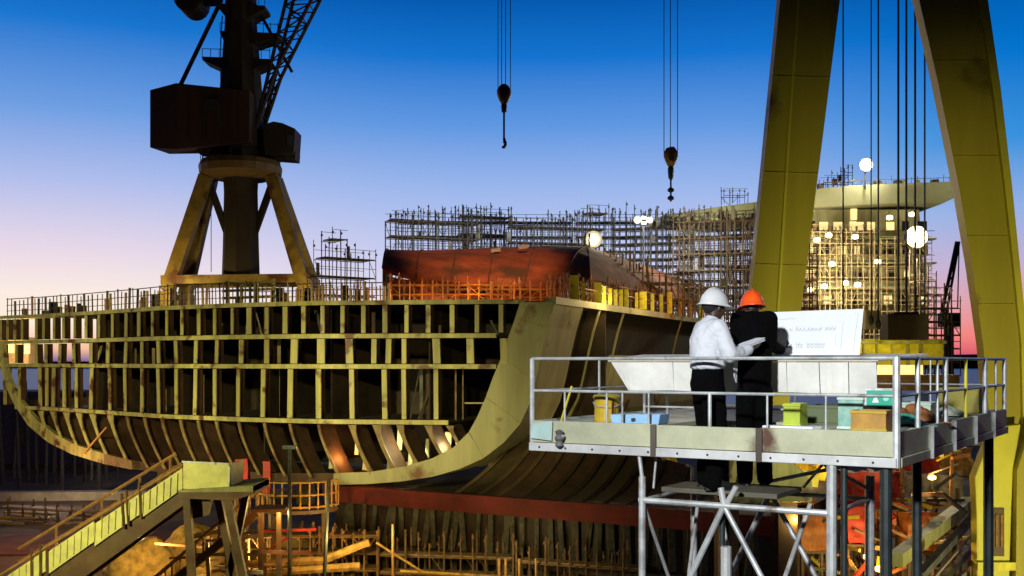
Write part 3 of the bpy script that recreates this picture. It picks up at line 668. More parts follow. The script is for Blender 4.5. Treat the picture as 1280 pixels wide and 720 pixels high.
# hanging hooks
def hook(px, cables, ytop, w_, h_, shank, yend, Y, lab, style):
    t = thing('hook_block', P(px, ytop, Y), lab, 'crane hook', 'crane hooks hanging against the sky')
    s = Y / F
    for c in cables: MB().tube(P(c, ytop + h_ * .3, Y), P(c, -300, Y), .022 * Y / 70 * 1.3, n=5).build('rope', CABLE, t)
    prof = [(.15, 1.0), (.62, .95), (1.0, .72), (1.0, .50), (.72, .22), (.40, 0)]
    c = P(px, ytop + h_, Y)
    MB().lathe(c, [(r * w_ / 2 * s, z * h_ * s) for r, z in prof[::-1]], 14).build('block', HOOKM, t, smooth=True)
    MB().box(P(px, ytop + h_ * .4, Y), (w_ * .35 * s, w_ * 1.02 * s, h_ * .7 * s)).build('cheek_plate', STEELD, t)
    MB().lathe(P(px, ytop + h_ + shank, Y), [(.9 * s, 0), (3.2 * s, shank * .2 * s), (4 * s, shank * .8 * s), (3 * s, shank * s)], 8).build('shank', STEELD, t)
    if style == 0:
        MB().path([P(px, ytop + h_ + shank, Y), P(px, yend - 8, Y)], 1.4 * s, 6).build('pendant', CABLE, t)
        MB().path([P(px, yend - 14, Y), P(px + 2, yend - 7, Y), P(px, yend - 2, Y), P(px - 2, yend - 4, Y)], 2.0 * s, 6).build('hook', STEELD, t)
    else:
        MB().tube(P(px, ytop + h_ + shank, Y), P(px, yend, Y), 1.2 * s).build('pendant', CABLE, t)
        for yy in (yend - 14, yend - 4): MB().lathe(P(px, yy + 3, Y), [(1 * s, 0), (4.2 * s, 2 * s), (4.2 * s, 4.5 * s), (1 * s, 7 * s)], 10).build('ball_weight', STEELD, t)
hook(630, (622.5, 627, 632, 638), 106, 18, 24, 12, 187, 66, 'orange brown crane hook on four ropes with a long thin pendant in open sky', 0)
hook(838.5, (830, 838, 847), 184, 18, 24, 18, 252, 67.5, 'lower dark crane hook on three ropes above the scaffolding', 1)

# ------------------------------------------------------------------ superstructure
YS = 150.0
def S3(px, py, dy=0): return P(px, py, YS) + Vector((0, dy, 0))
ss = thing('ship_superstructure', S3(1085, 430), 'brightly lit cream deckhouse with overhanging bridge deck behind the gantry legs', 'deckhouse')
z0, z1 = zy(432, YS), zy(262, YS); xl, xr = S3(1000, 0).x, S3(1162, 0).x
MB().hexa([(xl, YS, z0), (xr, YS, z0), (xr, YS + 22, z0), (xl, YS + 22, z0), (xl, YS, z1), (xr - 1.5, YS, z1), (xr - 1.5, YS + 22, z1), (xl, YS + 22, z1)]).build('wall', CREAM, ss)
MB().prism([S3(985, 243, -3), S3(1060, 236, -3), S3(1187, 231, -3), S3(1189, 248, -3), S3(1166, 259, -3), S3(1130, 257, -3), S3(985, 264, -3)], (0, 16, 0)).build('bridge_deck', BRIDGEM, ss, .05)
MB().prism([S3(835, 262, 6), S3(900, 252, 6), S3(990, 240, 6), S3(990, 268, 6), S3(880, 268, 6)], (0, 14, 0)).build('bridge_wing', BRIDGEM, ss, .05)
for py in (300, 330, 360, 392):
    MB().box((xl / 2 + xr / 2, YS - .9, zy(py, YS)), (xr - xl + .6, 1.8, .22)).build('deck_slab', CREAM, ss)
    MB().tube((xl, YS - 1.75, zy(py, YS) + 1.1), (xr, YS - 1.75, zy(py, YS) + 1.1), .05, n=5).build('deck_rail', SCAF, ss)
    for k in range(8):
        x = xl + 1.2 + (xr - xl - 2.4) * k / 7 + rnd.uniform(-.4, .4); wd = rnd.uniform(.6, 1.4)
        lit = rnd.random() < .35
        f = MB().box((x, YS - .05, zy(py, YS) + 2.0), (wd + .2, .12, 1.4)).build('window_frame', STEELD if not lit else CREAM, ss)
        MB().box((x, YS - .13, zy(py, YS) + 2.0), (wd, .05, 1.15)).build('pane', LITW if lit else GLASS, f)
for px_, py_ in ((1067, 268), (1066, 284)):
    MB().box(S3(px_, py_, -.1), (.9, .15, 1.6)).build('window', LITW, ss)
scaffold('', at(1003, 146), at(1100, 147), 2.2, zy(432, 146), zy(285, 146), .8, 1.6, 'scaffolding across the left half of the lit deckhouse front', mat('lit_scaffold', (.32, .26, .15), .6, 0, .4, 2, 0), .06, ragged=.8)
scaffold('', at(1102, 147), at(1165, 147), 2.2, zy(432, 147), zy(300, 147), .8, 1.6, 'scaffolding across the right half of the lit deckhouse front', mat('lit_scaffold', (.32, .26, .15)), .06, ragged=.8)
scaffold('', at(1150, 138), at(1200, 139), 2.5, zy(470, 138), zy(352, 138), 1.1, 1.8, 'brown scaffolding at the right edge of the deckhouse beside the pink sky', SCAF, .09, topfn=lambda t: zy(320 + 62 * t, 138), ragged=1.5)
scaffold('', at(1000, 138), at(1022, 138), 2.5, zy(470, 138), zy(290, 138), .9, 1.8, 'narrow brown scaffolding hugging the right edge of the left gantry leg', mat('rust_scaffold', (.16, .05, .03)), .09, topfn=lambda t: zy(292 + 20 * t, 138))
scaffold('', at(1030, 150), at(1066, 150), 2, zy(240, 150), zy(214, 150), 1.0, 1.4, 'small scaffolding on top of the bridge deck beside the roof lamp', SCAF, .05, topfn=lambda t: zy(226 - 16 * t, 150), planks=False)
scaffold('', at(905, 158), at(935, 158), 2, zy(254, 158), zy(240, 158), 1.0, 1.2, 'few short scaffold poles on the left bridge wing', SCAF, .05, planks=False)
for px0_, px1_, y0_, y1_ in ((990, 1060, 242, 236), (1062, 1120, 236, 234), (1122, 1185, 234, 232)):
    mb = MB()
    for k in range(9):
        t_ = k / 8; p = S3(px0_ + (px1_ - px0_) * t_, y0_ + (y1_ - y0_) * t_, -2.8); mb.tube(p, p + Vector((rnd.uniform(-.1, .1), 0, rnd.uniform(.5, 1.3))), .05, n=5)
    mb.tube(S3(px0_, y0_ - 6, -2.8), S3(px1_, y1_ - 6, -2.8), .04, n=5); mb.build('bridge_railing', SCAF, ss)
for px_, py_ in ((1125, 228), (1133, 229), (1150, 229), (1172, 226), (1046, 226), (1028, 232), (1100, 230)):
    MB().box(S3(px_, py_, 1), (rnd.uniform(.4, 1.2), .8, rnd.uniform(.6, 1.4))).build('roof_equipment', rnd.choice((SCAF, CREAM, GREYM)), ss)
# deck-level yellow lit machinery under the load
ml = thing('deck_module', P(1110, 440, 105), 'low yellow green lit ship module below the hanging dark load', 'ship module')
MB().box(P(1115, 440, 105), (9.2, 3, 2.6)).build('module_body', YELB, ml, .05)
MB().box(P(1115, 428, 104), (10, 2.2, .3)).build('module_top', OLIVE, ml)
for px_ in (1080, 1096, 1115, 1134, 1150): MB().box(P(px_, 440, 103.3), (.18, .2, 2.6)).build('module_rib', OLIVE, ml)
MB().box(P(1118, 462, 104), (5.4, .8, 1.0)).build('lit_opening', LITW, ml)
MB().box(P(1118, 478, 106), (12, 3, 1.6)).build('module_base', BRN, ml)

# distant small crane right
fc = thing('distant_crane', P(1188, 450, 240), 'small dark luffing crane jib leaning against the pink sky at right', 'crane')
def D3(x, y): return P(x, y, 240)
for dx in (0, 5): MB().tube(D3(1177 + dx * 1.2, 392), D3(1196 + dx * .6, 302), .4 if dx == 0 else .3).build('jib_chord', CRDARK, fc)
for k in range(9):
    t = k / 9; MB().tube(D3(1177, 392).lerp(D3(1196, 302), t), D3(1183, 392).lerp(D3(1199, 302), t + .08), .18, n=5).build('jib_lacing', CRDARK, fc)
MB().tube(D3(1199, 302), D3(1197, 385), .14).build('cable', CRDARK, fc)
MB().box(D3(1186, 400), (4, 3, 3.2)).build('cab', CRDARK, fc)
MB().tube(D3(1186, 405), Vector((D3(1186, 0).x, 240, GZ)), 1.1).build('column', CRDARK, fc)

# ------------------------------------------------------------------ flood lamps
def lamp(px, py, Y, wd, hg, W, label, mastz=None, m=LAMPM, colr=(1, .9, .62), n=(3, 2)):
    c = P(px, py, Y)
    t = thing('flood_lamp', (c.x, Y, mastz if mastz is not None else c.z - 2), label, 'flood lamp', 'flood lamps of the yard')
    MB().box(c + Vector((0, .3, 0)), (wd * .95, .25, hg * .25)).box(c + Vector((0, .3, 0)), (wd * .2, .25, hg * .95)).build('lamp_housing', STEELD, t)
    if mastz is not None: MB().tube((c.x, Y + .5, mastz), (c.x, Y + .5, c.z), .12).build('mast', STEELD, t)
    offs = [(-wd * .28, hg * .9, wd / hg * .5), (wd * .25, hg * .8, wd / hg * .45)] if n[1] == 1 else [(0, hg, 1)]
    for ox, dd_, _r in offs:
        for rr, off_, m_ in ((.46, 0, LENS3), (.34, .04, LENS2), (.22, .08, m)):
            q = [(c.x + ox + rr * dd_ * math.cos(a), Y - off_, c.z + rr * dd_ * math.sin(a)) for a in [k * math.pi / 16 for k in range(32)]]
            MB().prism(q, (0, .035, 0)).build('lens', m_, t)
    pl = point('lamp_light', (c.x, Y - .9, c.z), W, colr, .6); pl.parent = t; pl.location = Vector((c.x, Y - .9, c.z)) - t.location
    return t
lamp(1146, 296, 140, 3.4, 3.2, 16000, 'largest glaring white flood lamp cluster right of the deckhouse', zy(440, 140), n=(3, 3))
lamp(1083, 206, 146, 2.0, 2.0, 5000, 'round flood lamp on a mast above the bridge deck', zy(236, 146), n=(2, 2))
lamp(742, 299, 108, 1.9, 1.9, 500, 'glaring flood lamp standing just above the rusty roof ridge', DK, n=(2, 2))
lamp(805, 275, 118, 2.8, 1.0, 2500, 'wide flat flood lamp among the scaffold poles', DK, n=(4, 1))
k = 0
ORD2 = ['small work light high on the deckhouse scaffolding, nearest the left gantry leg', 'small work light just right of the one by the left gantry leg, same height', 'leftmost small work light in the lower row on the deckhouse', 'second small work light from left in the lower deckhouse row', 'third small work light from left in the lower deckhouse row', 'rightmost small work light in the lower row on the deckhouse',
 'small work light right under the bridge deck middle', 'small work light in the centre of the deckhouse front, upper row', 'small work light under the bridge deck above the largest flood lamp', 'small work light right of centre, halfway up the deckhouse', 'small work light left of centre, halfway up the deckhouse']
for px_, py_, Y in ((1021, 300, 143), (1036, 294, 143), (1013, 362, 143), (1030, 358, 143), (1057, 354, 143), (1072, 356, 143), (1112, 272, 145), (1069, 296, 145), (1140, 268, 145), (1097, 327, 144), (1040, 330, 144)):
    c = P(px_, py_, Y)
    t = thing('work_light', c, ORD2[k], 'work light', 'small work lights on the deckhouse')
    MB().lathe(c - Vector((0, 0, .3)), [(.1, 0), (.42, .1), (.42, .5), (.1, .62)], 10).build('lamp_glass', LAMPS, t, smooth=True)
    MB().tube(c + Vector((0, 0, .3)), c + Vector((0, .5, .9)), .06).build('lamp_arm', STEELD, t)
    k += 1
for loc, W in ((P(1030, 300, 141), 2800), (P(1050, 356, 141), 3600), (P(1110, 340, 141), 2200)): point('deckhouse_light', loc, W, (1, .82, .45), .5)
# orange work lights at the red block and the deck
point('deck_light', P(520, 368, 84), 260, ORG, .4)
point('deck_light', P(590, 368, 84.5), 280, ORG, .4)
point('deck_light', P(660, 368, 84.5), 320, ORG, .4)
point('deck_light', P(770, 376, 88), 500, SOD, .4)
point('deck_light', P(840, 372, 96), 700, SOD, .4)
point('deck_light', P(890, 372, 104), 700, ORG, .4)
point('deck_light', P(430, 366, 96), 1100, WARM, .4)
point('deck_light', P(398, 358, 127), 1400, SOD, .5)
point('deck_light', P(208, 358, 127), 1600, SOD, .5)
point('deck_light', P(1110, 425, 98), 900, (1, .85, .2), .4)
point('scaffold_fill', P(700, 318, 116), 1800, (1, .95, .85), .4)  # fill points added to lift the scaffolding, no lamps here
point('scaffold_fill', P(870, 305, 114), 3000, (1, .92, .75), .4)
point('scaffold_fill', P(560, 300, 114), 900, (1, .95, .85), .4)
point('sky_glow_fill', P(22, 428, 112), 3500, (1, .62, .25), .4)  # added fill for the sky glow behind the left cells

# added glowing box stands in for sky glow behind the left-most open cells
lb = thing('sky_glow_box', P(24, 436, 122), 'added sunset orange cabin seen through the leftmost open hull cells', 'glow_box')
MB().box(P(24, 440, 122), (3.4, 2.5, 3.4)).build('glow_box_wall', mat('glow_box_cream', (.7, .5, .3)), lb, .03)
for px_, py_ in ((14, 433), (24, 432), (34, 434)): MB().box(P(px_, py_, 120.7), (.65, .06, 1.5)).build('window', mat('glow_box_pane', (.9, .6, .3), .5, 0, .1, 1, 0, emit=(1, .60, .22), es=1.8), lb)  # panes added to glow like the sky, no real windows

# ------------------------------------------------------------------ lower left: stair bridge
YB = 62.0
def B3(px, py, dy=0): return P(px, py, YB) + Vector((0, dy, 0))
st = thing('access_ramp', Vector((B3(120, 0).x, YB, GZ)), 'inclined access stair bridge with bright yellow green side panels and box landing at lower left', 'stair bridge')
foot = Vector((B3(-175, 0).x, YB, GZ))
slope0 = (-170, 834); 
def SL(px): return 585 + (228 - px) * (720 - 585) / 225.0      # top edge row of the side panel
for a, b in ((228, 175), (174, 118), (117, 60), (58, 0), (-2, -60), (-62, -120)):
    MB().prism([B3(a, SL(a)), B3(a, SL(a) + 26), B3(b, SL(b) + 32), B3(b, SL(b) + 4)], (0, .12, 0)).build('side_panel', GRP, st)
MB().prism([B3(228, 613, .13), B3(228, 632, .13), B3(-150, SL(-150) + 95, .13), B3(-150, SL(-150) + 30, .13)], (0, .3, 0)).build('stringer', BRN, st)
MB().prism([B3(228, 613, 3.2), B3(228, 632, 3.2), B3(-150, SL(-150) + 95, 3.2), B3(-150, SL(-150) + 30, 3.2)], (0, .3, 0)).build('stringer', BRN, st)
mb = MB()
for k in range(46):
    px_ = 226 - k * 8.2; mb.box(B3(px_, SL(px_) + 24, 1.75), (.42, 2.9, .06))
mb.build('treads', BRN, st)
MB().prism([B3(226, 622, .2), B3(226, 626, .2), B3(-150, SL(-150) + 64, .2), B3(-150, SL(-150) + 60, .2)], (0, 3, 0)).build('soffit', BRN, st)
MB().tube(B3(-10, 699, 3.3), B3(198, 573, 3.3), .11).build('handrail', PIPEO, st)
MB().tube(B3(-10, 716, 3.3), B3(205, 586, 3.3), .07).build('handrail', PIPEO, st)
MB().tube(B3(-10, SL(-10) - 3), B3(228, SL(228) - 3), .08).build('handrail', PIPEO, st)
for px_ in (40, 51, 59): MB().tube(B3(px_, SL(px_) - 12 if px_ < 55 else SL(px_)), B3(px_, SL(px_) + 40), .10).build('post', BRN, st)
for px_ in (152, 158, 174): MB().tube(B3(px_, SL(px_) - 14), B3(px_ + 3, SL(px_) + 30), .09).build('post', BRN, st)
for px_ in (40, 100, 150, 190): MB().tube(B3(px_, SL(px_) - 28, 3.3), B3(px_, SL(px_) + 20, 3.3), .08).build('post', PIPEO, st)
for a, b in ((229, 287),):
    MB().prism([B3(229, 577), B3(288, 580), B3(286, 615), B3(229, 611)], (0, .14, 0)).build('box_panel', GRP, st)
    MB().prism([B3(229, 588, 3), B3(288, 590, 3), B3(286, 615, 3), B3(229, 611, 3)], (0, .14, 0)).build('box_panel', GRP, st)
    MB().prism([B3(286.5, 580, .15), B3(288.5, 580, .15), B3(287.5, 613, .15), B3(285.5, 613, .15)], (0, 2.8, 0)).build('box_panel', GRP, st)
MB().beam(B3(228, 577, -.06), B3(289, 580, -.06), .1, .12).build('panel_trim', DECKW, st)
MB().beam(B3(287.5, 580, -.06), B3(286, 614, -.06), .1, .12).build('panel_trim', DECKW, st)
MB().prism([B3(224, 613, -.3), B3(318, 607, -.3), B3(318, 617, -.3), B3(292, 625, -.3), B3(226, 622, -.3)], (0, 4, 0)).build('landing', BRN, st)
MB().strip([B3(226, 612, -.32), B3(318, 606, -.32)], [B3(226, 614.5, -.32), B3(318, 614, -.32)], (0, 4.1, 0)).build('landing_edge', mat('landing_edge', (.25, .23, .09)), st)
for (a, b, dy) in (((234, 622), (242, 760), 0), ((284, 622), (312, 760), 0), ((250, 622), (278, 760), 3.5), ((290, 622), (262, 760), 3.5)):
    p = B3(*a, dy); q = B3(*b, dy); t_ = (GZ - p.z) / (q.z - p.z); q = p.lerp(q, t_)
    MB().beam(p, q, .42, .42, (0, 1, 0)).build('leg', BRN, st)
MB().prism([B3(226, 624, .5), B3(262, 624, .5), B3(256, 646, .5), B3(238, 650, .5)], (0, .4, 0)).build('bracket', BRN, st)

for k in range(34):
    px_ = 222 - k * 8.6; MB().tube(B3(px_, SL(px_) + 3, -.03), B3(px_ - 1, SL(px_) + 27, -.03), .035, n=5).build('panel_rib', GRP, st)
# second stair, rising right behind the landing
YD = 70.0
s2 = thing('steel_stair', Vector((P(260, 0, YD).x, YD, GZ)), 'dark steel stair rising right behind the ramp landing', 'stairs')
def E3(px, py, dy=0): return P(px, py, YD) + Vector((0, dy, 0))
def ln2(px): return 722 + (222 - px) * (722 - 640) / (318 - 222)
bx = 222 - (zy(722, YD) - GZ) * F / YD / ((722 - 640) / 96.0)
for dy in (0, 1.8):
    MB().beam(E3(bx, HY + 18 * F / YD - 4, dy), E3(322, ln2(322) + 4, dy), .15, .5).build('stringer', BRN, s2)
    MB().tube(E3(bx, ln2(bx) - 26, dy), E3(330, ln2(330) - 24, dy), .09).build('handrail', PIPEO, s2)
    for k in range(9):
        px_ = bx + (322 - bx) * (k + .5) / 9; MB().tube(E3(px_, ln2(px_) + 2, dy), E3(px_, ln2(px_) - 26, dy), .06).build('baluster', PIPEO, s2)
for k in range(30):
    px_ = bx + (322 - bx) * (k + .5) / 30; MB().box(E3(px_, ln2(px_), .9), (.35, 1.7, .06)).build('tread', GRP if k > 22 else BRN, s2)
for a in (322, 345): MB().beam(E3(a, 636, .9), Vector((E3(a, 0).x, YD + .9, GZ)), .3, .3, (0, 1, 0)).build('leg', BRN, s2)
MB().box(E3(335, 638, 1), (2.2, 2.4, .2)).build('landing', BRN, s2)

# sand heap
def heap(px, py, Y, rx, rz, label, m=SAND, cat='sand heap', name='sand_heap', seed=0):
    c = P(px, 0, Y); c.z = GZ; bm = bmesh.new(); bmesh.ops.create_icosphere(bm, subdivisions=4, radius=1)
    for v in bm.verts:
        n_ = mnoise.noise(Vector((v.co.x * 1.7 + seed, v.co.y * 1.7, v.co.z * 1.7))) * .35 + mnoise.noise(v.co * 5 + Vector((seed, 0, 0))) * .10
        v.co *= 1 + n_; v.co.x *= rx; v.co.y *= rx * .7; v.co.z *= rz
    me = bpy.data.meshes.new(name); bm.to_mesh(me); bm.free(); me.materials.append(m)
    for p in me.polygons: p.use_smooth = True
    o = bpy.data.objects.new(name, me); col.objects.link(o); o.location = c; return tag(o, label, cat)
heap(172, 0, 80, 3.2, 4.0, 'orange lit sand heap below the ramp between its posts', seed=3)
heap(255, 0, 86, 4.0, 4.4, 'yellow sand heap seen through the steel stair', seed=9)
heap(330, 0, 96, 6.0, 2.2, 'low yellow mound at the bottom right of the stair landing', seed=5)
heap(430, 0, 80, 3.0, 1.4, 'small ochre mound in front of the dock blocks', seed=6)
heap(1080, 0, 84, 4.2, 2.0, 'golden mound behind the platform tower posts', seed=12)

# quay kerb left and dark pilings
kb = MB(); kb.hexa([(-130, 129, GZ), (-26, 137, GZ), (-26, 139, GZ), (-130, 131, GZ), (-130, 129, GZ + 1.1), (-26, 137, GZ + 1.1), (-26, 139, GZ + 1.1), (-130, 131, GZ + 1.1)])
struct('quay_kerb', kb, KERB)
struct('lower_path', MB().hexa([(-100, 92, GZ), (-28, 98, GZ), (-28, 110, GZ), (-100, 104, GZ), (-100, 92, GZ + .12), (-28, 98, GZ + .12), (-28, 110, GZ + .12), (-100, 104, GZ + .12)]), mat('rust_soil', (.14, .05, .02), .9, 0, .5, .3, .3))
pilem = mat('blue_black_timber', (.035, .03, .05), .8, 0, .4, 1, .1)
ORD = ['leftmost','second','third','fourth','fifth','sixth','seventh','eighth','ninth','tenth','eleventh','twelfth','thirteenth','fourteenth']
for k in range(14):
    px_ = 4 + k * 11 + rnd.uniform(-3, 3); Y = rnd.uniform(142, 165); p = P(px_, 0, Y)
    o = MB().tube((p.x, Y, GZ), (p.x + rnd.uniform(-.6, .6), Y, rnd.uniform(-8, -1.5)), rnd.uniform(.15, .4), .15, 6).build('mooring_pile', pilem if rnd.random() < .8 else GREYM, origin=(p.x, Y, GZ))
    tag(o, ORD[k] + (' ' if not k else ' from left ') + 'of the dark piles beyond the quay kerb at lower left', 'pile', 'dark piles beyond the quay')
sh = thing('storage_shed', P(30, 500, 185), 'long shed in haze blue behind the piles at the far left', 'shed')
MB().box((P(40, 0, 185).x, 188, (GZ + zy(492, 185)) / 2), (42, 12, zy(492, 185) - GZ)).build('wall', mat('shed_haze_blue', (.07, .07, .2), .8), sh)  # blue haze put into the wall and roof colours
MB().box((P(40, 0, 185).x, 188, zy(492, 185) + .2), (43, 13, .5)).build('roof', mat('shed_haze_roof', (.09, .09, .17), .8), sh)
for k in range(7): MB().box((P(40, 0, 185).x - 18 + k * 6, 181.9, -13), (2.4, .1, 3)).build('door', GREYM, sh)

# mid-left clutter: lit basket, red tarps, lamp mast
bk = thing('work_basket', P(370, 636, 74), 'amber lit round railing basket beneath the hull middle', 'work basket')
def K3(px, py, dy=0): return P(px, py, 74) + Vector((0, dy, 0))
basep = []
for k in range(15):
    t = math.pi * k / 14; basep.append(Vector((K3(366, 0).x - 2.9 * math.cos(t), 76 - 2.6 * math.sin(t), zy(636, 74))))
AMB = mat('amber_rail', (.46, .25, .05), .5, 0, .3, 2, .05)
for h in (.15, 1.0, 1.9): MB().path([p + Vector((0, 0, h)) for p in basep], .07, 6).build('rail', AMB, bk)
for p in basep: MB().tube(p, p + Vector((0, 0, 1.95)), .06).build('post', AMB, bk)
MB().prism([p - Vector((0, 0, .1)) for p in basep], (0, 0, -.25)).build('floor', BRN, bk)
for x in (336, 400): MB().beam((K3(x, 0).x, 75.6, zy(638, 74)), (K3(x, 0).x, 75.6, GZ), .3, .3).build('leg', BRN, bk)
spot('basket_light', P(360, 690, 66), P(372, 600, 76), 1100, ORG, 90, .3)
def tarp(px, py, Y, wd, h, label, m, name='tarpaulin_bale', cat='tarpaulin', dz=0, floor=None, seed=1):
    c = P(px, py, Y); bm = bmesh.new(); bmesh.ops.create_cube(bm, size=1); bmesh.ops.subdivide_edges(bm, edges=bm.edges, cuts=7, use_grid_fill=True)
    for v in bm.verts:
        v.co.x *= wd; v.co.z *= h; v.co.y *= wd * .6
        n_ = mnoise.noise_vector(v.co * 1.3 + Vector((seed * 3.1, 0, 0))) * min(wd, h) * .16; v.co += n_
    me = bpy.data.meshes.new(name); bm.to_mesh(me); bm.free(); me.materials.append(m)
    o = bpy.data.objects.new(name, me); col.objects.link(o); o.location = c; return tag(o, label, cat)
def stack(px, py_top, Y, wd, label, m, name, cat, seed=1, dep=None):
    """a covered load standing on a steel trestle on the dock floor"""
    zt = zy(py_top, Y); h = min(2.6, zt - GZ - .2); c = at(px, Y); t = thing(name, (c.x, Y, GZ), label, cat)
    bm = bmesh.new(); bmesh.ops.create_cube(bm, size=1); bmesh.ops.subdivide_edges(bm, edges=bm.edges, cuts=6, use_grid_fill=True)
    for v in bm.verts:
        v.co.x *= wd; v.co.z *= h; v.co.y *= dep or wd * .7
        v.co += mnoise.noise_vector(v.co * 1.1 + Vector((seed * 3.1, 0, 0))) * min(wd, h) * .13
    me = bpy.data.meshes.new('cover'); bm.to_mesh(me); bm.free(); me.materials.append(m)
    o = bpy.data.objects.new('cover', me); col.objects.link(o); o.parent = t; o.location = (0, 0, zt - GZ - h / 2)
    MB().box((c.x, Y, zt - h - .1), (wd * 1.1, (dep or wd * .7) * 1.1, .2)).build('pallet', BRN, t)
    if zt - h - .2 > GZ + .1:
        for sx in (-1, 1):
            for sy in (-1, 1):
                x, y = c.x + sx * wd * .45, Y + sy * (dep or wd * .7) * .45
                MB().beam((x, y, GZ), (x, y, zt - h - .2), .18, .18).build('leg', BRN, t)
    return t
stack(303, 574, 79, 1.0, 'dark red covered load left of the thin lamp mast', mat('glow_red_cover', (.30, .012, .012)), 'covered_load', 'covered load', 2)
stack(334, 576, 78, .55, 'narrow bright red covered load beside the lamp mast', mat('glow_red_cover', (.30, .012, .012)), 'covered_load', 'covered load', 4)
mt = thing('lamp_mast', (P(362, 0, 70).x, 70, GZ), 'thin dark pole in front of the amber basket', 'pole')
MB().tube((P(362, 0, 70).x, 70, GZ), P(362, 560, 70), .16, .12).build('pole', STEELD, mt); MB().box(P(362, 559, 70), (.9, .3, .25)).build('lamp_head', STEELD, mt)
m2_ = thing('lamp_mast', (P(407, 0, 72).x, 72, GZ), 'slanted prop pole right of the amber basket', 'pole')
MB().tube((P(403, 0, 72).x, 72, GZ), P(411, 600, 72), .14).build('pole', STEELD, m2_); MB().lathe((P(403, 0, 72).x, 72, GZ), [(.4, 0), (.4, .1), (.15, .3)], 10).build('foot', STEELD, m2_)
pipes = thing('pipe_rack', P(400, 690, 74), 'ochre timbers and pipes piled low before the dock blocks', 'pipe rack')
for k, (a, b, r) in enumerate((((300, 706), (405, 700), .28), ((405, 700), (445, 684), .30), ((445, 684), (462, 678), .28), ((330, 716), (450, 708), .3), ((470, 678), (530, 716), .09), ((500, 714), (640, 722), .12), ((325, 664), (395, 662), .12), ((332, 690), (360, 672), .1))):
    MB().tube(P(*a, 74), P(*b, 74), r, n=7).build('pipe', (SAND, REDT)[k in (6, 7)], pipes)
for x in (310, 360, 440): MB().beam(P(x, 712, 74.4), Vector((P(x, 0, 74.4).x, 74.4, GZ)), .3, .3).build('trestle', BRN, pipes)
for px_, lab_ in ((491, 'tall thin ochre stake at the left of the dark dock blocks'), (624, 'left one of the close pair of ochre stakes'), (632, 'right one of the close pair of ochre stakes'), (649, 'single ochre stake just right of the close pair'), (670, 'rightmost of the short ochre stakes before the dock blocks')):
    t = MB().tube((P(px_, 0, 72).x, 72, GZ), P(px_, 698 if px_ > 500 else 655, 72), .09).build('marker_stake', PIPEO, origin=(P(px_, 0, 72).x, 72, GZ)); tag(t, lab_, 'stake', 'stakes before the dock blocks')

# ------------------------------------------------------------------ right lower clutter seen through the tower
i = 0
for px_, py_, Y, wd, m, lab in (
    (1070, 588, 76, 3.0, REDT, 'bright red covered load just left of the dark platform post'),
    (1100, 590, 78, 2.4, REDT, 'bright red covered load right behind the dark platform post'),
    (1068, 632, 72, 1.3, REDT, 'low red covered load between pale and dark posts'),
    (985, 612, 74, 3.2, ORT, 'orange covered load behind the tower braces'),
    (1015, 638, 70, 1.8, ORT, 'lower orange covered load left of the pale post'),
    (1094, 625, 82, 3.0, ORT, 'orange brown covered load below the red one'),
    (1148, 640, 72, 2.0, ORT, 'orange covered load behind the last dark post'),
    (1140, 560, 98, 4.0, REDT, 'dull red covered load under the platform corner'),
    (1165, 592, 90, 4.2, GREYM, 'grey covered load behind the platform right side'),
    (985, 575, 92, 5.5, YELB, 'yellow machine hood below the platform middle'),
    (820, 560, 96, 3.5, YELB, 'yellow green machine hood under the left platform edge'),
    (1185, 560, 105, 4.0, PIPEO, 'rust coloured load nearest the right bogie')):
    stack(px_, py_, Y, wd, lab, m, 'covered_load', 'covered load', i + 5); i += 1
for pn_, (px0, px1, py0, py1, lab) in enumerate(((930, 1035, 640, 720, 'tangle of steel beams and pipes behind the tower braces'), (1045, 1110, 650, 720, 'tangle of steel beams between pale and dark platform posts'), (1120, 1205, 600, 700, 'tangle of rusty beams left of the right gantry bogie'), (1120, 1200, 500, 580, 'far tangle of steel and pipes behind the platform right end'), (0, 120, 638, 668, 'scattered rusty beams on the ground left of the ramp'), (235, 330, 668, 735, 'ochre timbers tangled under the ramp landing'))):
    Yb = {3: 84, 4: 116, 6: 70}.get(pn_, 72); sp0 = thing('scrap_heap', (P((px0 + px1) / 2, 0, Yb).x, Yb, GZ), lab, 'scrap heap')
    for k in range(26 if pn_ < 4 else 20):
        Y_ = Yb + rnd.uniform(-3, 5); a_ = P(rnd.uniform(px0, px1), rnd.uniform(py0, py1), Y_); dl = Vector((rnd.uniform(-2.4, 2.4), rnd.uniform(-1.5, 1.5), rnd.uniform(-1.3, 1.3))) if pn_ < 4 else Vector((rnd.choice((-1, 1)) * rnd.uniform(1.5, 4.5), rnd.uniform(-1, 1), rnd.uniform(-.45, .45) if pn_ != 4 else 0))
        if pn_ == 4: a_.z = GZ + .2 + .1 * (k % 4)
        MB().beam(a_, a_ + dl, rnd.uniform(.08, .35), rnd.uniform(.08, .3)).build('beam', rnd.choice((BRN, PIPEO, ORT, GREYM, OLIVE, YELB, REDT, SCAF) if pn_ < 4 else (BRN, PIPEO, SAND, BRN, KERB, PIPEO)), sp0)
    for sx in ((px0 + 8, px1 - 8) if pn_ < 4 else [px0 + (px1 - px0) * f_ / 4 for f_ in range(5)] if pn_ != 4 else ()): MB().beam((P(sx, 0, Yb).x, Yb + 1, GZ), P(sx, py0 + 10, Yb + 1), .25, .25).build('prop', BRN, sp0)
    for q_ in ((0, 1) if pn_ < 4 else (0,) if pn_ != 4 else ()): MB().beam(P(px0, py0 + 25 + q_ * 35, Yb + 1), P(px1, py0 + 25 + q_ * 35, Yb + 1), .3, .2).build('rack_rail', BRN, sp0)
point('site_lamp_fill', P(995, 650, 66), 700, SOD, .3)  # added fill points without lamp bodies, brightening the clutter
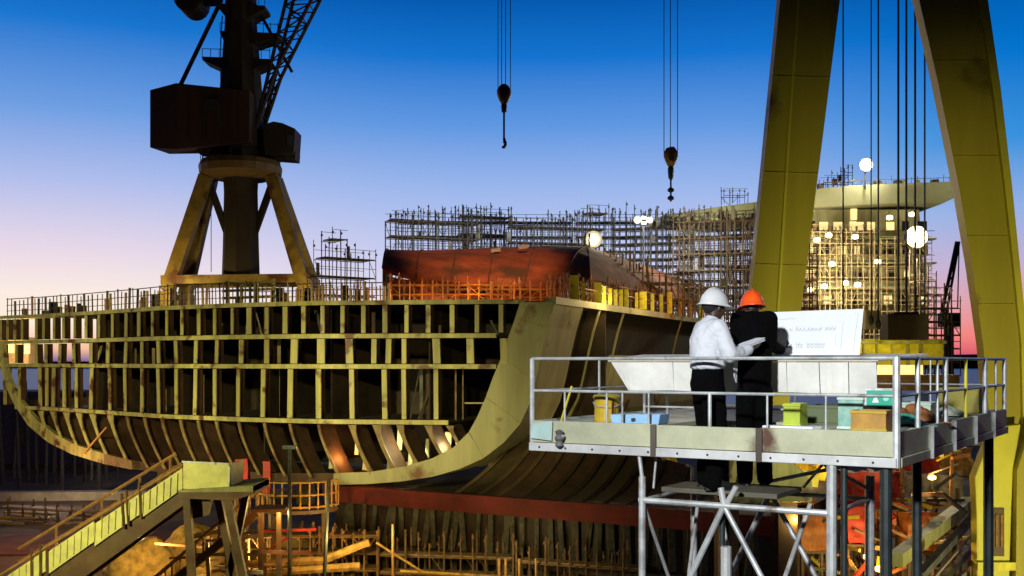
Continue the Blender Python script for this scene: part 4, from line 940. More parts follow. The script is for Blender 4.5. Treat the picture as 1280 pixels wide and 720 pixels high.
point('site_lamp_fill', P(1160, 560, 80), 600, SOD, .3)
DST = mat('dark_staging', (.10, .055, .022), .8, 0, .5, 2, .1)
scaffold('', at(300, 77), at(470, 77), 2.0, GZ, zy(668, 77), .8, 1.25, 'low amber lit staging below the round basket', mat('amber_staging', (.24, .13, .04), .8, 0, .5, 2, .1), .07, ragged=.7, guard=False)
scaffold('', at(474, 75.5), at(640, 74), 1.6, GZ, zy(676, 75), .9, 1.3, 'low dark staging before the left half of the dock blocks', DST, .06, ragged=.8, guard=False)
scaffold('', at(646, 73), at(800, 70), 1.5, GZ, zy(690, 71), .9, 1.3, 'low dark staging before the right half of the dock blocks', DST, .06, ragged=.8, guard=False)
scaffold('', at(-4, 118), at(120, 114), 2.0, GZ, zy(636, 116), 1.6, 1.4, 'low staging on the ground left of the ramp', DST, .07, ragged=1, guard=False)
# conveyor/rails bottom right
tr = thing('rail_ramp', P(1175, 680, 62), 'bundle of parallel steel rails slanting up to the right bogie', 'rails')
for k, (a, b, r, m) in enumerate((((1150, 720), (1222, 640), .28, GREYM), ((1158, 732), (1226, 655), .10, KERB), ((1165, 740), (1230, 668), .22, STEELD), ((1120, 700), (1212, 628), .5, OLIVE), ((1176, 742), (1236, 690), .16, KERB))):
    MB().beam(P(*a, 60), P(*b, 74), r * 1.6, r * 1.6).build('rail', m, tr)
for x in (1170, 1215): MB().beam(P(x, 700, 66), Vector((P(x, 0, 66).x, 66, GZ)), .4, .4).build('support', BRN, tr)
for k, (px_, py_, Y) in enumerate(((1000, 606, 86), (1145, 622, 80), (1165, 600, 86), (1085, 700, 70), (1100, 715, 68), (1050, 600, 90))):
    c = P(px_, py_, Y); t = thing('site_lamp', (c.x, Y, GZ), ('amber site lamp on a pole below the platform, number of glow dots leftmost', 'amber site lamp between the two dark posts', 'amber site lamp nearest the right platform edge', 'low golden site lamp beside the pale post', 'lowest golden site lamp by the dark post', 'amber site lamp behind the red load')[k] if k else 'amber site lamp on a pole below the platform middle', 'lamp', 'amber site lamps on the dock floor')
    MB().tube((c.x, Y, GZ), c, .07).build('pole', STEELD, t); MB().lathe(c, [(.1, 0), (.32, .1), (.32, .3), (.1, .42)], 10).build('lamp_glass', LAMPO, t, smooth=True)
    point('site_lamp_fill', c + Vector((0, -1.2, .5)), 420, (1, .55, .16), .3)
point('site_lamp_fill', P(760, 600, 84), 500, SOD, .3)  # from here fill points added to brighten the dock floor
point('site_lamp_fill', P(190, 690, 74), 1200, SOD, .3)
point('site_lamp_fill', P(300, 690, 76), 1300, SOD, .3)
point('site_lamp_fill', P(50, 610, 96), 1900, (1, .45, .16), .3)
point('site_lamp_fill', P(120, 640, 84), 1500, SOD, .3)
point('site_lamp_fill', P(350, 640, 70), 900, SOD, .3)
point('site_lamp_fill', P(540, 680, 70), 700, SOD, .3)
point('site_lamp_fill', P(60, 590, 126), 1500, (1, .80, .70), .4)
point('site_lamp_fill', P(440, 680, 71), 1100, SOD, .3)
point('site_lamp_fill', P(640, 690, 69), 800, (1, .8, .35), .3)
point('hull_light', FPy(500, 556) + AX * 1.2, 420, (1, .92, .5), .2)
point('hull_light', FPy(420, 572) + AX * 1.2, 260, ORG, .2)
point('hull_light', FPy(552, 556) + AX * 1.2, 260, (1, .92, .5), .2)
point('wing_fill', P(905, 285, 150), 2500, (1, .95, .6), .4)  # fill point added to brighten the bridge wing

# ------------------------------------------------------------------ work platform tower
P0 = Vector((.21, 10.8, 0)); U = Vector((.8655, -.501, 0)).normalized(); V = Vector((.566, .824, 0)).normalized()
def T(s_, t_, z=0): return P0 + U * s_ + V * t_ + Vector((0, 0, z))
LU = 3.6; LVV = 5.35; DZ = -.62
pf = thing('work_platform', T(1.8, 2, GZ), 'white grey railed work platform on a tube scaffold tower in the right foreground', 'work platform')
def slab(s0, s1, t0, t1, z0, z1, name, m, bev=.006):
    return MB().hexa([T(s0, t0, z0), T(s1, t0, z0), T(s1, t1, z0), T(s0, t1, z0), T(s0, t0, z1), T(s1, t0, z1), T(s1, t1, z1), T(s0, t1, z1)]).build(name, m, pf, bev)
W0, W1, WT = 1.36, 2.42, 1.12      # standing well
slab(.03, W0, .03, WT, DZ - .05, DZ, 'floor_board', DECKP); slab(W1, LU - .03, .03, WT, DZ - .05, DZ, 'floor_board', DECKP)
slab(.03, LU - .03, WT + .004, 3.2, DZ - .05, DZ, 'floor_board', DECKP); slab(.03, LU - .03, 3.204, LVV - .03, DZ - .05, DZ, 'floor_board', DECKP)
slab(0, W0, -.02, .03, DZ - .21, DZ + .012, 'edge_fascia', DECKP); slab(W0 + .02, W1 - .02, -.02, .03, DZ - .21, DZ + .005, 'edge_fascia', DECKP); slab(W1, LU, -.02, .03, DZ - .21, DZ + .012, 'edge_fascia', DECKP)
slab(-.01, LU + .01, -.05, .03, DZ - .30, DZ - .215, 'edge_beam', DECKW)
slab(LU - .03, LU + .02, .035, LVV, DZ - .21, DZ + .012, 'edge_fascia', DECKP); slab(LU - .03, LU + .04, .035, LVV, DZ - .30, DZ - .215, 'edge_beam', DECKP)
slab(-.02, .03, .035, LVV, DZ - .30, DZ + .01, 'edge_fascia', DECKP)
for s_ in (W0 + .01, W1 - .01): MB().beam(T(s_, -.055, DZ - .30), T(s_, -.055, DZ + .01), .05, .03).build('fascia_bracket', mat('bracket_brown', (.09, .07, .05)), pf)
for t_ in (1.1, 2.1, 3.2, 4.3): MB().beam(T(LU + .045, t_, DZ - .3), T(LU + .045, t_, DZ + .01), .03, .04).build('fascia_bracket', STEEL, pf)
tr_ = .016
def pipe(a, b, r=tr_, name='rail', m=STEEL): return MB().tube(a, b, r, n=8).build(name, m, pf, smooth=False)
ZT, ZM = .03, -.30
pipe(T(0, 0, ZT), T(LU, 0, ZT), .017); pipe(T(0, 0, ZM), T(LU, 0, ZM), .015)
pipe(T(LU, 0, ZT), T(LU, LVV, ZT), .017); pipe(T(LU, 0, ZM), T(LU, LVV, ZM), .015)
pipe(T(0, 0, ZT), T(0, LVV, ZT), .014); pipe(T(0, 0, ZM), T(0, LVV, ZM), .012)
pipe(T(0, LVV, ZT), T(LU, LVV, ZT), .014); pipe(T(0, LVV, ZM), T(LU, LVV, ZM), .012)
pipe(T(0, 0, DZ - .28), T(0, 0, ZT), .026, 'post'); pipe(T(LU, 0, DZ - .3), T(LU, 0, ZT + .01), .034, 'post')
for s_ in (.38, .85): pipe(T(s_, 0, DZ), T(s_ + .0, 0, ZM), .012, 'post')
pipe(T(1.92, 0, DZ), T(1.92, 0, ZM), .018, 'post')
pipe(T(.30, 0, DZ - .1), T(.46, 0, ZM + .05), .012, 'post', YELB)
for s_ in (1.02, 1.3, W1 + .05, 3.0): pipe(T(s_, 0, DZ), T(s_, 0, ZM), .011, 'post')
for t_, r_ in ((.75, .026), (1.55, .015), (1.9, .028), (2.9, .018), (4.0, .03), (4.7, .015), (5.3, .028)): pipe(T(LU, t_, DZ), T(LU, t_, ZT), r_, 'post', YELB if t_ == 2.9 else STEEL)
for t_ in (1.4, 2.8, 4.2): pipe(T(0, t_, DZ), T(0, t_, ZT), .014, 'post')
for s_ in (.9, 1.8, 2.7): pipe(T(s_, LVV, DZ), T(s_, LVV, ZT), .014, 'post')
for s_ in [x_ * .3 + .12 for x_ in range(12)]:
    MB().tube(T(s_, -.052, DZ - .257), T(s_, -.066, DZ - .257), .010, n=6).build('bolt', STEELD, pf)
# standing well floor
LZ = -1.245
slab(W0 - .05, W1 + .05, .25, .95, LZ - .05, LZ, 'well_floor', mat('well_plank', (.10, .09, .06), .7, 0, .3, 4, .1))
# tower tubes
def big(a, b, r=.038, m=STEEL, name='tower_tube'): return MB().tube(a, b, r, n=10).build(name, m, pf)
C = [(1.23, 0), (3.05, 0), (1.23, 1.2), (3.05, 1.2)]
for (s_, t_) in C: big(T(s_, t_, GZ), T(s_, t_, DZ - .3 if t_ == 0 and s_ > 2 else LZ + .12), .046 if s_ > 2 else .034, STEEL, 'tower_leg')
big(T(1.23, 0, LZ + .1), T(1.2, 0, DZ - .3), .02, STEEL, 'tower_leg'); big(T(1.3, .1, LZ), T(1.33, .1, DZ - .3), .012, STEEL, 'tower_leg')
big(T(LU - .10, .05, GZ), T(LU - .10, .05, DZ - .3), .052, STEELD, 'tower_leg'); big(T(LU - .1, 1.15, GZ), T(LU - .1, 1.15, DZ - .3), .045, STEELD, 'tower_leg')
big(T(3.14, .06, GZ), T(3.14, .06, DZ - .3), .03, STEELD, 'tower_leg'); big(T(LU - .1, 4.8, GZ), T(LU - .1, 4.8, DZ - .3), .06, STEELD, 'tower_leg'); big(T(.1, 4.8, GZ), T(.1, 4.8, DZ - .3), .06, STEELD, 'tower_leg')
z = LZ - .11; h = 1.75; sm = 2.058
while z > GZ + .1:
    zb = max(GZ + .05, z - h)
    for t_ in (0, 1.2):
        big(T(1.20, t_, z), T(3.07, t_, z), .03 if t_ == 0 else .022, STEEL, 'cross_tube')
        big(T(sm, t_, z), T(1.23, t_, zb), .03, STEEL, 'brace'); big(T(sm, t_, z), T(3.05, t_, zb), .026, STEEL, 'brace')
    for s_ in (1.23, 3.05): big(T(s_, 0, z), T(s_, 1.2, z), .02, STEEL, 'cross_tube'); big(T(s_, 0, z), T(s_, 1.2, zb), .018, STEEL, 'brace')
    z -= h
big(T(1.55, .6, LZ - .1), T(1.28, .8, LZ - 1.5), .018, STEEL, 'brace'); big(T(1.75, .6, LZ - .1), T(2.05, .6, LZ - 1.6), .016, STEEL, 'brace')
big(T(2.7, .5, LZ - .1), T(2.2, .5, LZ - 1.6), .022, STEEL, 'brace'); big(T(2.1, 1.1, LZ + .02), T(3.1, 1.1, LZ + .28), .02, STEEL, 'brace')
big(T(2.45, 1.15, LZ + .3), T(3.04, 1.15, LZ - .0), .018, STEEL, 'brace'); big(T(2.5, .9, LZ - .0), T(2.8, .9, LZ + .38), .014, STEEL, 'brace')
big(T(sm, .05, LZ - .5), T(sm, .05, LZ - 1.25), .05, DECKW, 'cylinder'); big(T(sm - .06, .1, LZ - .1), T(sm - .06, .1, LZ - 1.25), .03, STEELD, 'cylinder')
big(T(sm, 0, LZ - .1), T(sm - .03, 0, LZ + .06), .03, DECKW, 'coupler'); big(T(sm + .02, 0, LZ - .1), T(sm + .12, 0, LZ + .08), .026, DECKW, 'coupler')

# ------------------------------------------------------------------ drafting table with white front
tb = thing('drafting_table', T(1.7, 1.4, DZ), 'long white topped drawing table with a white hanging front panel behind the railing', 'table')
TS0, TS1 = .24, 3.11; TT = 1.22
def TB(s_, t_, z): return T(s_, t_, z)
def hex2(c, name, m, par, bev=.004): return MB().hexa(c).build(name, m, par, bev)
hex2([TB(TS0 - .02, TT - .03, -.0), TB(TS1 + .02, TT - .03, -.0), TB(TS1 + .3, TT + .8, .055), TB(TS0, TT + .8, .055), TB(TS0 - .02, TT - .03, .03), TB(TS1 + .02, TT - .03, .03), TB(TS1 + .3, TT + .8, .085), TB(TS0, TT + .8, .085)], 'tabletop', mat('tabletop_cream', (.62, .56, .44), .5, 0, .1, 3, .03), tb)
seams = [TS0, .98, 1.75, 2.22, 2.55, 2.84, TS1]
for k, (a, b) in enumerate(zip(seams, seams[1:])):
    mb = MB(); nn = 8; A = []; B = []
    for j in range(nn + 1):
        s_ = a + .004 + (b - a - .008) * j / nn; wv = .012 * math.sin(s_ * 9 + k) + rnd.uniform(-.003, .003)
        lo_s = s_ + (max(0, (TS0 + .24) - s_) * .85 if k == 0 else 0)
        A.append(TB(lo_s, TT + .03 + wv, -.325 - .01 * math.sin(s_ * 5))); B.append(TB(s_, TT, -.004))
    mb.strip(A, B, V * .012); mb.build('front_panel', WHITE, tb)
for s_, t_ in ((TS0 + .35, TT + .12), (TS1 - .2, TT + .12), (TS0 + .35, TT + .7), (TS1 - .2, TT + .7)):
    MB().tube(TB(s_, t_, DZ), TB(s_, t_, .0), .018, n=8).build('leg', STEEL, tb)
MB().tube(TB(TS0 + .35, TT + .12, DZ + .12), TB(TS1 - .2, TT + .12, DZ + .12), .012, n=8).build('foot_rail', STEEL, tb)

# big plan sheet
pl = thing('plan_sheet', TB(2.8, TT + .35, .05), 'large white drawing sheet with faint handwritten lines held upright on the table', 'drawing')
def on(px, py, t_=TT + .32):   # point at column px in the plane t = t_
    k = (px - 640) / F; b = P0 + V * t_
    s_ = (k * b.y - b.x) / (U.x - k * U.y); q = b + U * s_; return Vector((q.x, q.y, (HY - py) / F * q.y))
a, b, c, d = on(968, 390), on(1080, 386), on(1075, 444), on(968, 444)
nseg = 10; A = [d.lerp(c, k / nseg) + Vector((0, .012 * math.sin(k * .8), 0)) for k in range(nseg + 1)]; B = [a.lerp(b, k / nseg) + Vector((0, .02 * math.sin(k * .6 + 1), 0)) for k in range(nseg + 1)]
MB().strip(A, B, (0, .004, 0)).build('sheet', PAPER, pl)
def sp_(x, y):             # sheet point slightly before the paper
    u_ = (x - 968) / 110; v_ = (444 - y) / 56; i_ = min(nseg - 1, max(0, int(u_ * nseg))); f_ = u_ * nseg - i_
    lo = A[i_].lerp(A[i_ + 1], f_); hi = B[i_].lerp(B[i_ + 1], f_); return lo.lerp(hi, v_) + Vector((0, -.003, 0))
ink = MB()
def stroke(pts, r=.0014):
    for p, q in zip(pts, pts[1:]): ink.tube(sp_(*p), sp_(*q), r, n=4)
x = 980
rr_ = random.Random(5)
while x < 1042:
    for _ in range(1):
        y = 411; stroke([(x, y + 3), (x + 1.2, y - 3 + rr_.random() * 2), (x + 2.4, y + 2), (x + 4.2, y + rr_.uniform(-3, 2))], .0016)
    x += rr_.choice((4.6, 5.2, 8))
x = 984
while x < 1036:
    y = 431; stroke([(x, y - 3), (x + .4, y + 3.5), (x + 2.6, y + 3), (x + 3, y - 2 + rr_.random()), (x + .8, y)], .0016); x += rr_.choice((4.2, 4.8, 9))
stroke([(1054, 403), (1053, 436)]); stroke([(975, 398), (1070, 393)], .001); stroke([(1072, 392), (1069, 440)], .001); stroke([(1046, 418), (1046, 434)], .001)
ink.build('handwriting', INK, pl)
MB().box(on(1040, 446, TT + .30), (.42, .05, .012)).build('sheet_clip', mat('clip_dark', (.05, .07, .09)), pl)

# ------------------------------------------------------------------ small things on the platform
def th(name, mb, m, label, cat, org, bev=.004, group=None):
    o = mb.build(name, m, origin=org, bevel=bev); return tag(o, label, cat, group)
c = T(.66, .35, DZ)
bu = thing('plastic_drum', c, 'yellow brown plastic drum with a lid at the left end of the platform', 'drum')
MB().lathe(c, [(.125, 0), (.13, .02), (.125, .14), (.13, .15), (.13, .235)], 20).build('body', YEL, bu)
MB().lathe(c + Vector((0, 0, .238)), [(.14, 0), (.145, .02), (.13, .04), (.06, .05)], 20).build('lid', mat('drum_lid', (.30, .24, .02), .4), bu)
MB().path([c + Vector((.14 * math.cos(t), .14 * math.sin(t) , .20 - .05 * abs(math.sin(t)))) for t in [math.pi + k * math.pi / 8 for k in range(9)]], .006, 6).build('handle', STEEL, bu)
MB().box(c + Vector((.05, -.13, .12)), (.035, .012, .16)).build('clasp', ORBOX, bu)
bp = thing('blue_case', T(1.1, .12, DZ), 'long flat light blue case lying on the platform edge', 'case')
mb = MB().hexa([T(.86, .08, DZ), T(1.36, .08, DZ), T(1.36, .3, DZ), T(.86, .3, DZ), T(.84, .08, DZ + .09), T(1.38, .08, DZ + .105), T(1.38, .3, DZ + .105), T(.84, .3, DZ + .09)]); mb.build('case_body', BLUEP, bp, .008)
MB().box(T(1.1, .07, DZ + .045), (.04, .02, .03)).build('latch', STEELD, bp)
th('wrapped_panel', MB().hexa([T(.02, -.06, DZ - .17), T(.26, -.06, DZ - .19), T(.26, -.045, DZ - .19), T(.02, -.045, DZ - .17), T(.03, -.06, DZ - .02), T(.27, -.06, DZ + .015), T(.27, -.045, DZ + .015), T(.03, -.045, DZ - .02)]), mat('pale_teal_sheet', (.35, .48, .44), .4), 'pale teal plastic sheet fixed to the left corner fascia', 'plastic sheet', T(.1, -.05, DZ), .003)
cl_ = thing('hose_coupling', T(.37, -.1, DZ - .18), 'grey metal hose coupling clamped low on the left fascia', 'coupling')
MB().lathe(T(.37, -.09, DZ - .25), [(.02, 0), (.045, .02), (.03, .06), (.05, .09), (.03, .13), (.045, .16), (.015, .18)], 12).build('coupling_body', GREYM, cl_)
MB().tube(T(.32, -.09, DZ - .17), T(.42, -.09, DZ - .13), .018, n=8).build('lever', STEEL, cl_)
def crate(s0, s1, t0, dep, h, m, label, name='crate', cat='crate', z=DZ, lidm=None):
    c0 = T((s0 + s1) / 2, t0 + dep / 2, z); t = thing(name, c0, label, cat)
    def H(a, b, c_, d_, z0, z1, nm, mm): return MB().hexa([T(a, c_, z0), T(b, c_, z0), T(b, d_, z0), T(a, d_, z0), T(a, c_, z1), T(b, c_, z1), T(b, d_, z1), T(a, d_, z1)]).build(nm, mm, t, .004)
    w_ = .012
    H(s0, s1, t0, t0 + w_, z, z + h, 'side', m); H(s0, s1, t0 + dep - w_, t0 + dep, z, z + h, 'side', m)
    H(s0, s0 + w_, t0 + w_, t0 + dep - w_, z, z + h, 'side', m); H(s1 - w_, s1, t0 + w_, t0 + dep - w_, z, z + h, 'side', m)
    H(s0 + w_, s1 - w_, t0 + w_, t0 + dep - w_, z, z + .015, 'bottom', m)
    H(s0 - .008, s1 + .008, t0 - .008, t0, z + h - .03, z + h - .005, 'rim', lidm or m); H(s0 - .008, s1 + .008, t0 - .008, t0, z + .005, z + .03, 'rim', lidm or m)
    return t
crate(3.02, 3.24, .28, .3, .30, TEAL, 'tall pale teal crate left of the orange brown crate on the platform', lidm=mat('teal_rim', (.55, .66, .60)))
crate(3.20, 3.50, .05, .25, .19, ORBOX, 'orange brown crate near the platform corner post', lidm=YEL)
sg = thing('green_sign', T(3.38, .33, DZ), 'green board with white triangle mark in a pale frame behind the orange brown crate', 'sign')
q = [T(3.24, .33, DZ + .2), T(3.56, .33, DZ + .2), T(3.56, .33, DZ + .38), T(3.24, .33, DZ + .38)]
MB().prism(q, V * .02).build('frame', DECKW, sg, .003)
MB().prism([T(3.26, .325, DZ + .215), T(3.54, .325, DZ + .215), T(3.54, .325, DZ + .36), T(3.26, .325, DZ + .36)], V * .004).build('board', GREEN, sg)
MB().prism([T(3.31, .321, DZ + .25), T(3.37, .321, DZ + .25), T(3.34, .321, DZ + .32)], V * .003).build('mark', PAPER, sg)
MB().prism([T(3.43 + .025 * math.cos(a_), .321, DZ + .285 + .02 * math.sin(a_)) for a_ in [k * math.pi / 6 for k in range(12)]], V * .003).build('mark', mat('mint', (.3, .7, .5)), sg)
for s_ in (3.27, 3.53): MB().tube(T(s_, .36, DZ), T(s_, .36, DZ + .36), .008).build('stand', STEEL, sg)
crate(2.44, 2.60, .5, .22, .22, LIME, 'small lime yellow crate beside the person in black')
crate(2.44, 3.0, 1.2, .4, .18, mat('dark_green_box', (.10, .13, .05)), 'dark green low crate under the table')
crate(4.0 - .95, 3.35, 2.4, .4, .18, mat('mint_box', (.45, .55, .45)), 'pale mint crate in the middle of the deck right of the table')
th('white_board', MB().hexa([T(2.40, .06, DZ + .002), T(2.86, .06, DZ + .002), T(2.9, .2, DZ + .002), T(2.42, .2, DZ + .002), T(2.40, .06, DZ + .028), T(2.86, .06, DZ + .028), T(2.9, .2, DZ + .028), T(2.42, .2, DZ + .028)]), PAPER, 'narrow white board lying flat right of the person in black', 'board', T(2.6, .1, DZ))
def cloth(s_, t_, wd, dp, h, m, label, seed):
    bm = bmesh.new(); bmesh.ops.create_grid(bm, x_segments=26, y_segments=20, size=1)
    for v in bm.verts:
        r2 = v.co.x ** 2 * .8 + v.co.y ** 2 * .8; hz = max(0, 1 - r2) * (.55 + .45 * mnoise.noise(Vector((v.co.x * 2.4 + seed, v.co.y * 2.4, 0))) + .18 * mnoise.noise(Vector((v.co.x * 7, v.co.y * 7, seed))))
        v.co.x *= wd / 2; v.co.y *= dp / 2; v.co.z = max(0, hz) * h
    bmesh.ops.solidify(bm, geom=bm.faces, thickness=.006)
    me = bpy.data.meshes.new('tarp'); bm.to_mesh(me); bm.free(); me.materials.append(m)
    for p in me.polygons: p.use_smooth = True
    o = bpy.data.objects.new('folded_tarpaulin', me); col.objects.link(o); o.location = T(s_, t_, DZ + .008); return tag(o, label, 'tarpaulin')
cloth(3.22, 1.35, .6, .8, .16, mat('mint_cloth', (.10, .52, .36), .6), 'crumpled mint green tarpaulin on the deck behind the corner post', 2)
cloth(3.25, 2.0, .6, .7, .22, mat('rust_cloth', (.42, .16, .05), .7), 'crumpled rust orange tarpaulin behind the mint green one', 5)
cloth(3.2, 3.4, .6, .8, .14, mat('pale_cloth', (.45, .50, .36), .7), 'pale green crumpled tarpaulin deeper on the deck', 8)
crate(3.05, 3.5, 4.2, .5, .30, mat('olive_yellow_box', (.30, .25, .02)), 'olive yellow crate at the far right end of the platform')
crate(2.2, 2.8, 4.3, .5, .2, mat('blue_grey_box', (.14, .2, .25)), 'blue grey crate at the back of the platform')

# ------------------------------------------------------------------ people
def skinned(name, verts, edges, radii, m, parent, sub=2, root=0, wob=0, wscale=6, seed=0, loc=None):
    me = bpy.data.meshes.new(name); me.from_pydata(verts, edges, []); o = bpy.data.objects.new(name, me); col.objects.link(o)
    md = o.modifiers.new('skin', 'SKIN'); md.use_smooth_shade = True
    for i, r in enumerate(radii):
        rr = r if isinstance(r, tuple) else (r, r)
        me.skin_vertices[0].data[i].radius = rr; me.skin_vertices[0].data[i].use_root = (i == root)
    ms = o.modifiers.new('sub', 'SUBSURF'); ms.levels = sub; ms.render_levels = sub
    dg = bpy.context.evaluated_depsgraph_get(); ev = o.evaluated_get(dg)
    nm = bpy.data.meshes.new_from_object(ev); o.modifiers.clear(); o.data = nm; bpy.data.meshes.remove(me)
    nm.name = name; nm.materials.clear(); nm.materials.append(m)
    if wob:
        for v in nm.vertices:
            v.co += v.normal * (mnoise.noise(v.co * wscale + Vector((seed, 0, 0))) * wob + mnoise.noise(Vector((v.co.x * wscale * 2.5, v.co.y * wscale * 2.5, v.co.z * wscale * .9 + seed))) * wob * .6)
    for p in nm.polygons: p.use_smooth = True
    if parent: o.parent = parent
    return o
def garment(name, verts, edges, radii, m, parent, sidev, wob, wscale, seed, flat=None):
    """one closed cloth surface: hulls of tapered ellipsoids, melted together and smoothed, then folded"""
    sd_ = Vector(sidev).normalized(); fd_ = Vector((sd_.y, -sd_.x, 0))
    allbm = bmesh.new(); tmp = bpy.data.meshes.new('t')
    for a, b in edges:
        bm = bmesh.new()
        for i in (a, b):
            r = radii[i] if isinstance(radii[i], tuple) else (radii[i], radii[i], radii[i])
            if len(r) == 2: r = (r[0], r[1], min(r) * .5)
            g = bmesh.ops.create_uvsphere(bm, u_segments=18, v_segments=10, radius=1)
            for v in g['verts']: v.co = Vector(verts[i]) + sd_ * v.co.x * r[0] + fd_ * v.co.y * r[1] + Vector((0, 0, v.co.z * r[2]))
        res = bmesh.ops.convex_hull(bm, input=bm.verts)
        bmesh.ops.delete(bm, geom=[v for v in bm.verts if not v.link_faces] , context='VERTS')
        ins = list({e for e in res['geom_interior'] if isinstance(e, bmesh.types.BMVert) and e.is_valid})
        if ins: bmesh.ops.delete(bm, geom=ins, context='VERTS')
        bm.to_mesh(tmp); bm.free(); allbm.from_mesh(tmp)
    me = bpy.data.meshes.new(name); allbm.to_mesh(me); allbm.free(); bpy.data.meshes.remove(tmp)
    o = bpy.data.objects.new(name, me); col.objects.link(o)
    rm = o.modifiers.new('remesh', 'REMESH'); rm.mode = 'VOXEL'; rm.voxel_size = .011
    sm_ = o.modifiers.new('smooth', 'SMOOTH'); sm_.factor = .5; sm_.iterations = 7
    dg = bpy.context.evaluated_depsgraph_get(); nm = bpy.data.meshes.new_from_object(o.evaluated_get(dg)); o.modifiers.clear(); o.data = nm; bpy.data.meshes.remove(me)
    nm.name = name; nm.materials.clear(); nm.materials.append(m)
    for v in nm.vertices:
        c_ = v.co
        f_ = mnoise.noise(Vector((c_.x * wscale, c_.y * wscale, c_.z * wscale * 1.6 + seed))); g_ = mnoise.noise(Vector((c_.x * wscale * 2.2 + c_.z * 9, c_.y * wscale * 2.2, c_.z * wscale * 2 + seed)))
        v.co += v.normal * (.006 + wob * (f_ + .6 * (1 - abs(g_) * 2.5)))
    for p in nm.polygons: p.use_smooth = True
    if parent: o.parent = parent
    return o
def join_into(dst, others):
    bm = bmesh.new(); bm.from_mesh(dst.data)
    for o in others:
        bm.from_mesh(o.data); me = o.data; bpy.data.objects.remove(o); bpy.data.meshes.remove(me)
    bm.to_mesh(dst.data); bm.free()
    for p in dst.data.polygons: p.use_smooth = True
def hand(wrist, direc, palm_n, m, parent, name='hand', side=1, curl=.5):
    """five fingers of their own, rooted in the palm; direc = along the hand, palm_n = out of the palm"""
    w_ = Vector(wrist); d = Vector(direc).normalized(); n_ = Vector(palm_n); n_ = (n_ - d * n_.dot(d)).normalized(); x = d.cross(n_).normalized() * side
    pv = [w_ - d * .03, w_ + d * .02, w_ + d * .065, w_ + d * .09]; objs = []
    palm = skinned(name, [tuple(p) for p in pv], [(0, 1), (1, 2), (2, 3)], [(.026, .022), (.032, .019), (.040, .017), (.038, .015)], m, parent, 2)
    for off, ln_, r in ((-.030, .070, .0095), (-.010, .078, .010), (.010, .073, .0095), (.029, .058, .0085)):
        b = w_ + d * .075 + x * off; pts_ = [b - d * .02]; ang = 0; p = b; pts_.append(p); dd = d
        for q_ in (.42, .32, .26):
            ang += curl * .75; dd = d * math.cos(ang) + n_ * math.sin(ang); p = p + dd * ln_ * q_; pts_.append(p)
        objs.append(skinned('f', [tuple(p) for p in pts_], [(k, k + 1) for k in range(4)], [r, r, r * .95, r * .9, r * .75], m, parent, 2))
    b = w_ + d * .02 - x * .024; t1 = b + (d * .5 - x * .75 + n_ * .25).normalized() * .04; t2 = t1 + (d * .8 - x * .25 + n_ * .5).normalized() * .032; t3 = t2 + (d * .85 + n_ * .5).normalized() * .024
    objs.append(skinned('f', [tuple(p) for p in (b, t1, t2, t3)], [(0, 1), (1, 2), (2, 3)], [.014, .012, .0105, .008], m, parent, 2))
    join_into(palm, objs); return palm
def helmet(c, m, parent, sc_=1, tilt=(0, 0, 0), face=(1, 0, 0)):
    bm = bmesh.new(); bmesh.ops.create_uvsphere(bm, u_segments=32, v_segments=20, radius=1)
    bmesh.ops.delete(bm, geom=[v for v in bm.verts if v.co.z < -.08], context='VERTS')
    f = Vector(face).normalized(); sd = Vector((-f.y, f.x, 0))
    for v in bm.verts:
        lx, ly, lz = v.co.x, v.co.y, v.co.z
        brim = 0
        if lz < .06: brim = .025 + (.045 if lx > .5 else 0)
        ridge = .006 * max(0, 1 - abs(ly) * 8) * (lz > .3)
        px_, py_, pz_ = lx * (.142 + brim), ly * (.118 + brim * .5), lz * (.172 + ridge) + ridge
        v.co = f * px_ * sc_ + sd * py_ * sc_ + Vector((0, 0, pz_ * sc_))
    bmesh.ops.solidify(bm, geom=bm.faces, thickness=.005)
    me = bpy.data.meshes.new('helmet'); bm.to_mesh(me); bm.free(); me.materials.append(m)
    for p in me.polygons: p.use_smooth = True
    o = bpy.data.objects.new('helmet', me); col.objects.link(o); o.parent = parent; o.location = c; o.rotation_euler = tilt; return o
def ell(name, c, r, m, parent, seg=16):
    bm = bmesh.new(); bmesh.ops.create_uvsphere(bm, u_segments=seg, v_segments=seg // 2, radius=1)
    for v in bm.verts: v.co.x *= r[0]; v.co.y *= r[1]; v.co.z *= r[2]
    me = bpy.data.meshes.new(name); bm.to_mesh(me); bm.free(); me.materials.append(m)
    for p in me.polygons: p.use_smooth = True
    o = bpy.data.objects.new(name, me); col.objects.link(o); o.parent = parent; o.location = c; return o
def boot(c, direc, parent):
    d = Vector(direc).normalized(); c = Vector(c)
    vs = [c + Vector((0, 0, .20)), c + Vector((0, 0, .10)), c + Vector((0, 0, .055)) , c + d * .10 + Vector((0, 0, .05)), c + d * .19 + Vector((0, 0, .038)), c - d * .05 + Vector((0, 0, .05))]
    o = skinned('boot', [tuple(v) for v in vs], [(0, 1), (1, 2), (2, 3), (3, 4), (2, 5)], [.062, .055, .052, (.050, .046), (.045, .034), (.045, .045)], BOOT, parent, 2)
    s_ = MB(); 
    side_ = Vector((-d.y, d.x, 0)); pts_ = []
    for k in range(16):
        a_ = 2 * math.pi * k / 16; pts_.append(c + d * (.075 + .155 * math.cos(a_)) + side_ * .052 * math.sin(a_))
    so_ = MB().prism([p for p in pts_], (0, 0, .022)).build('sole', BOOT); so_.parent = o
    return o

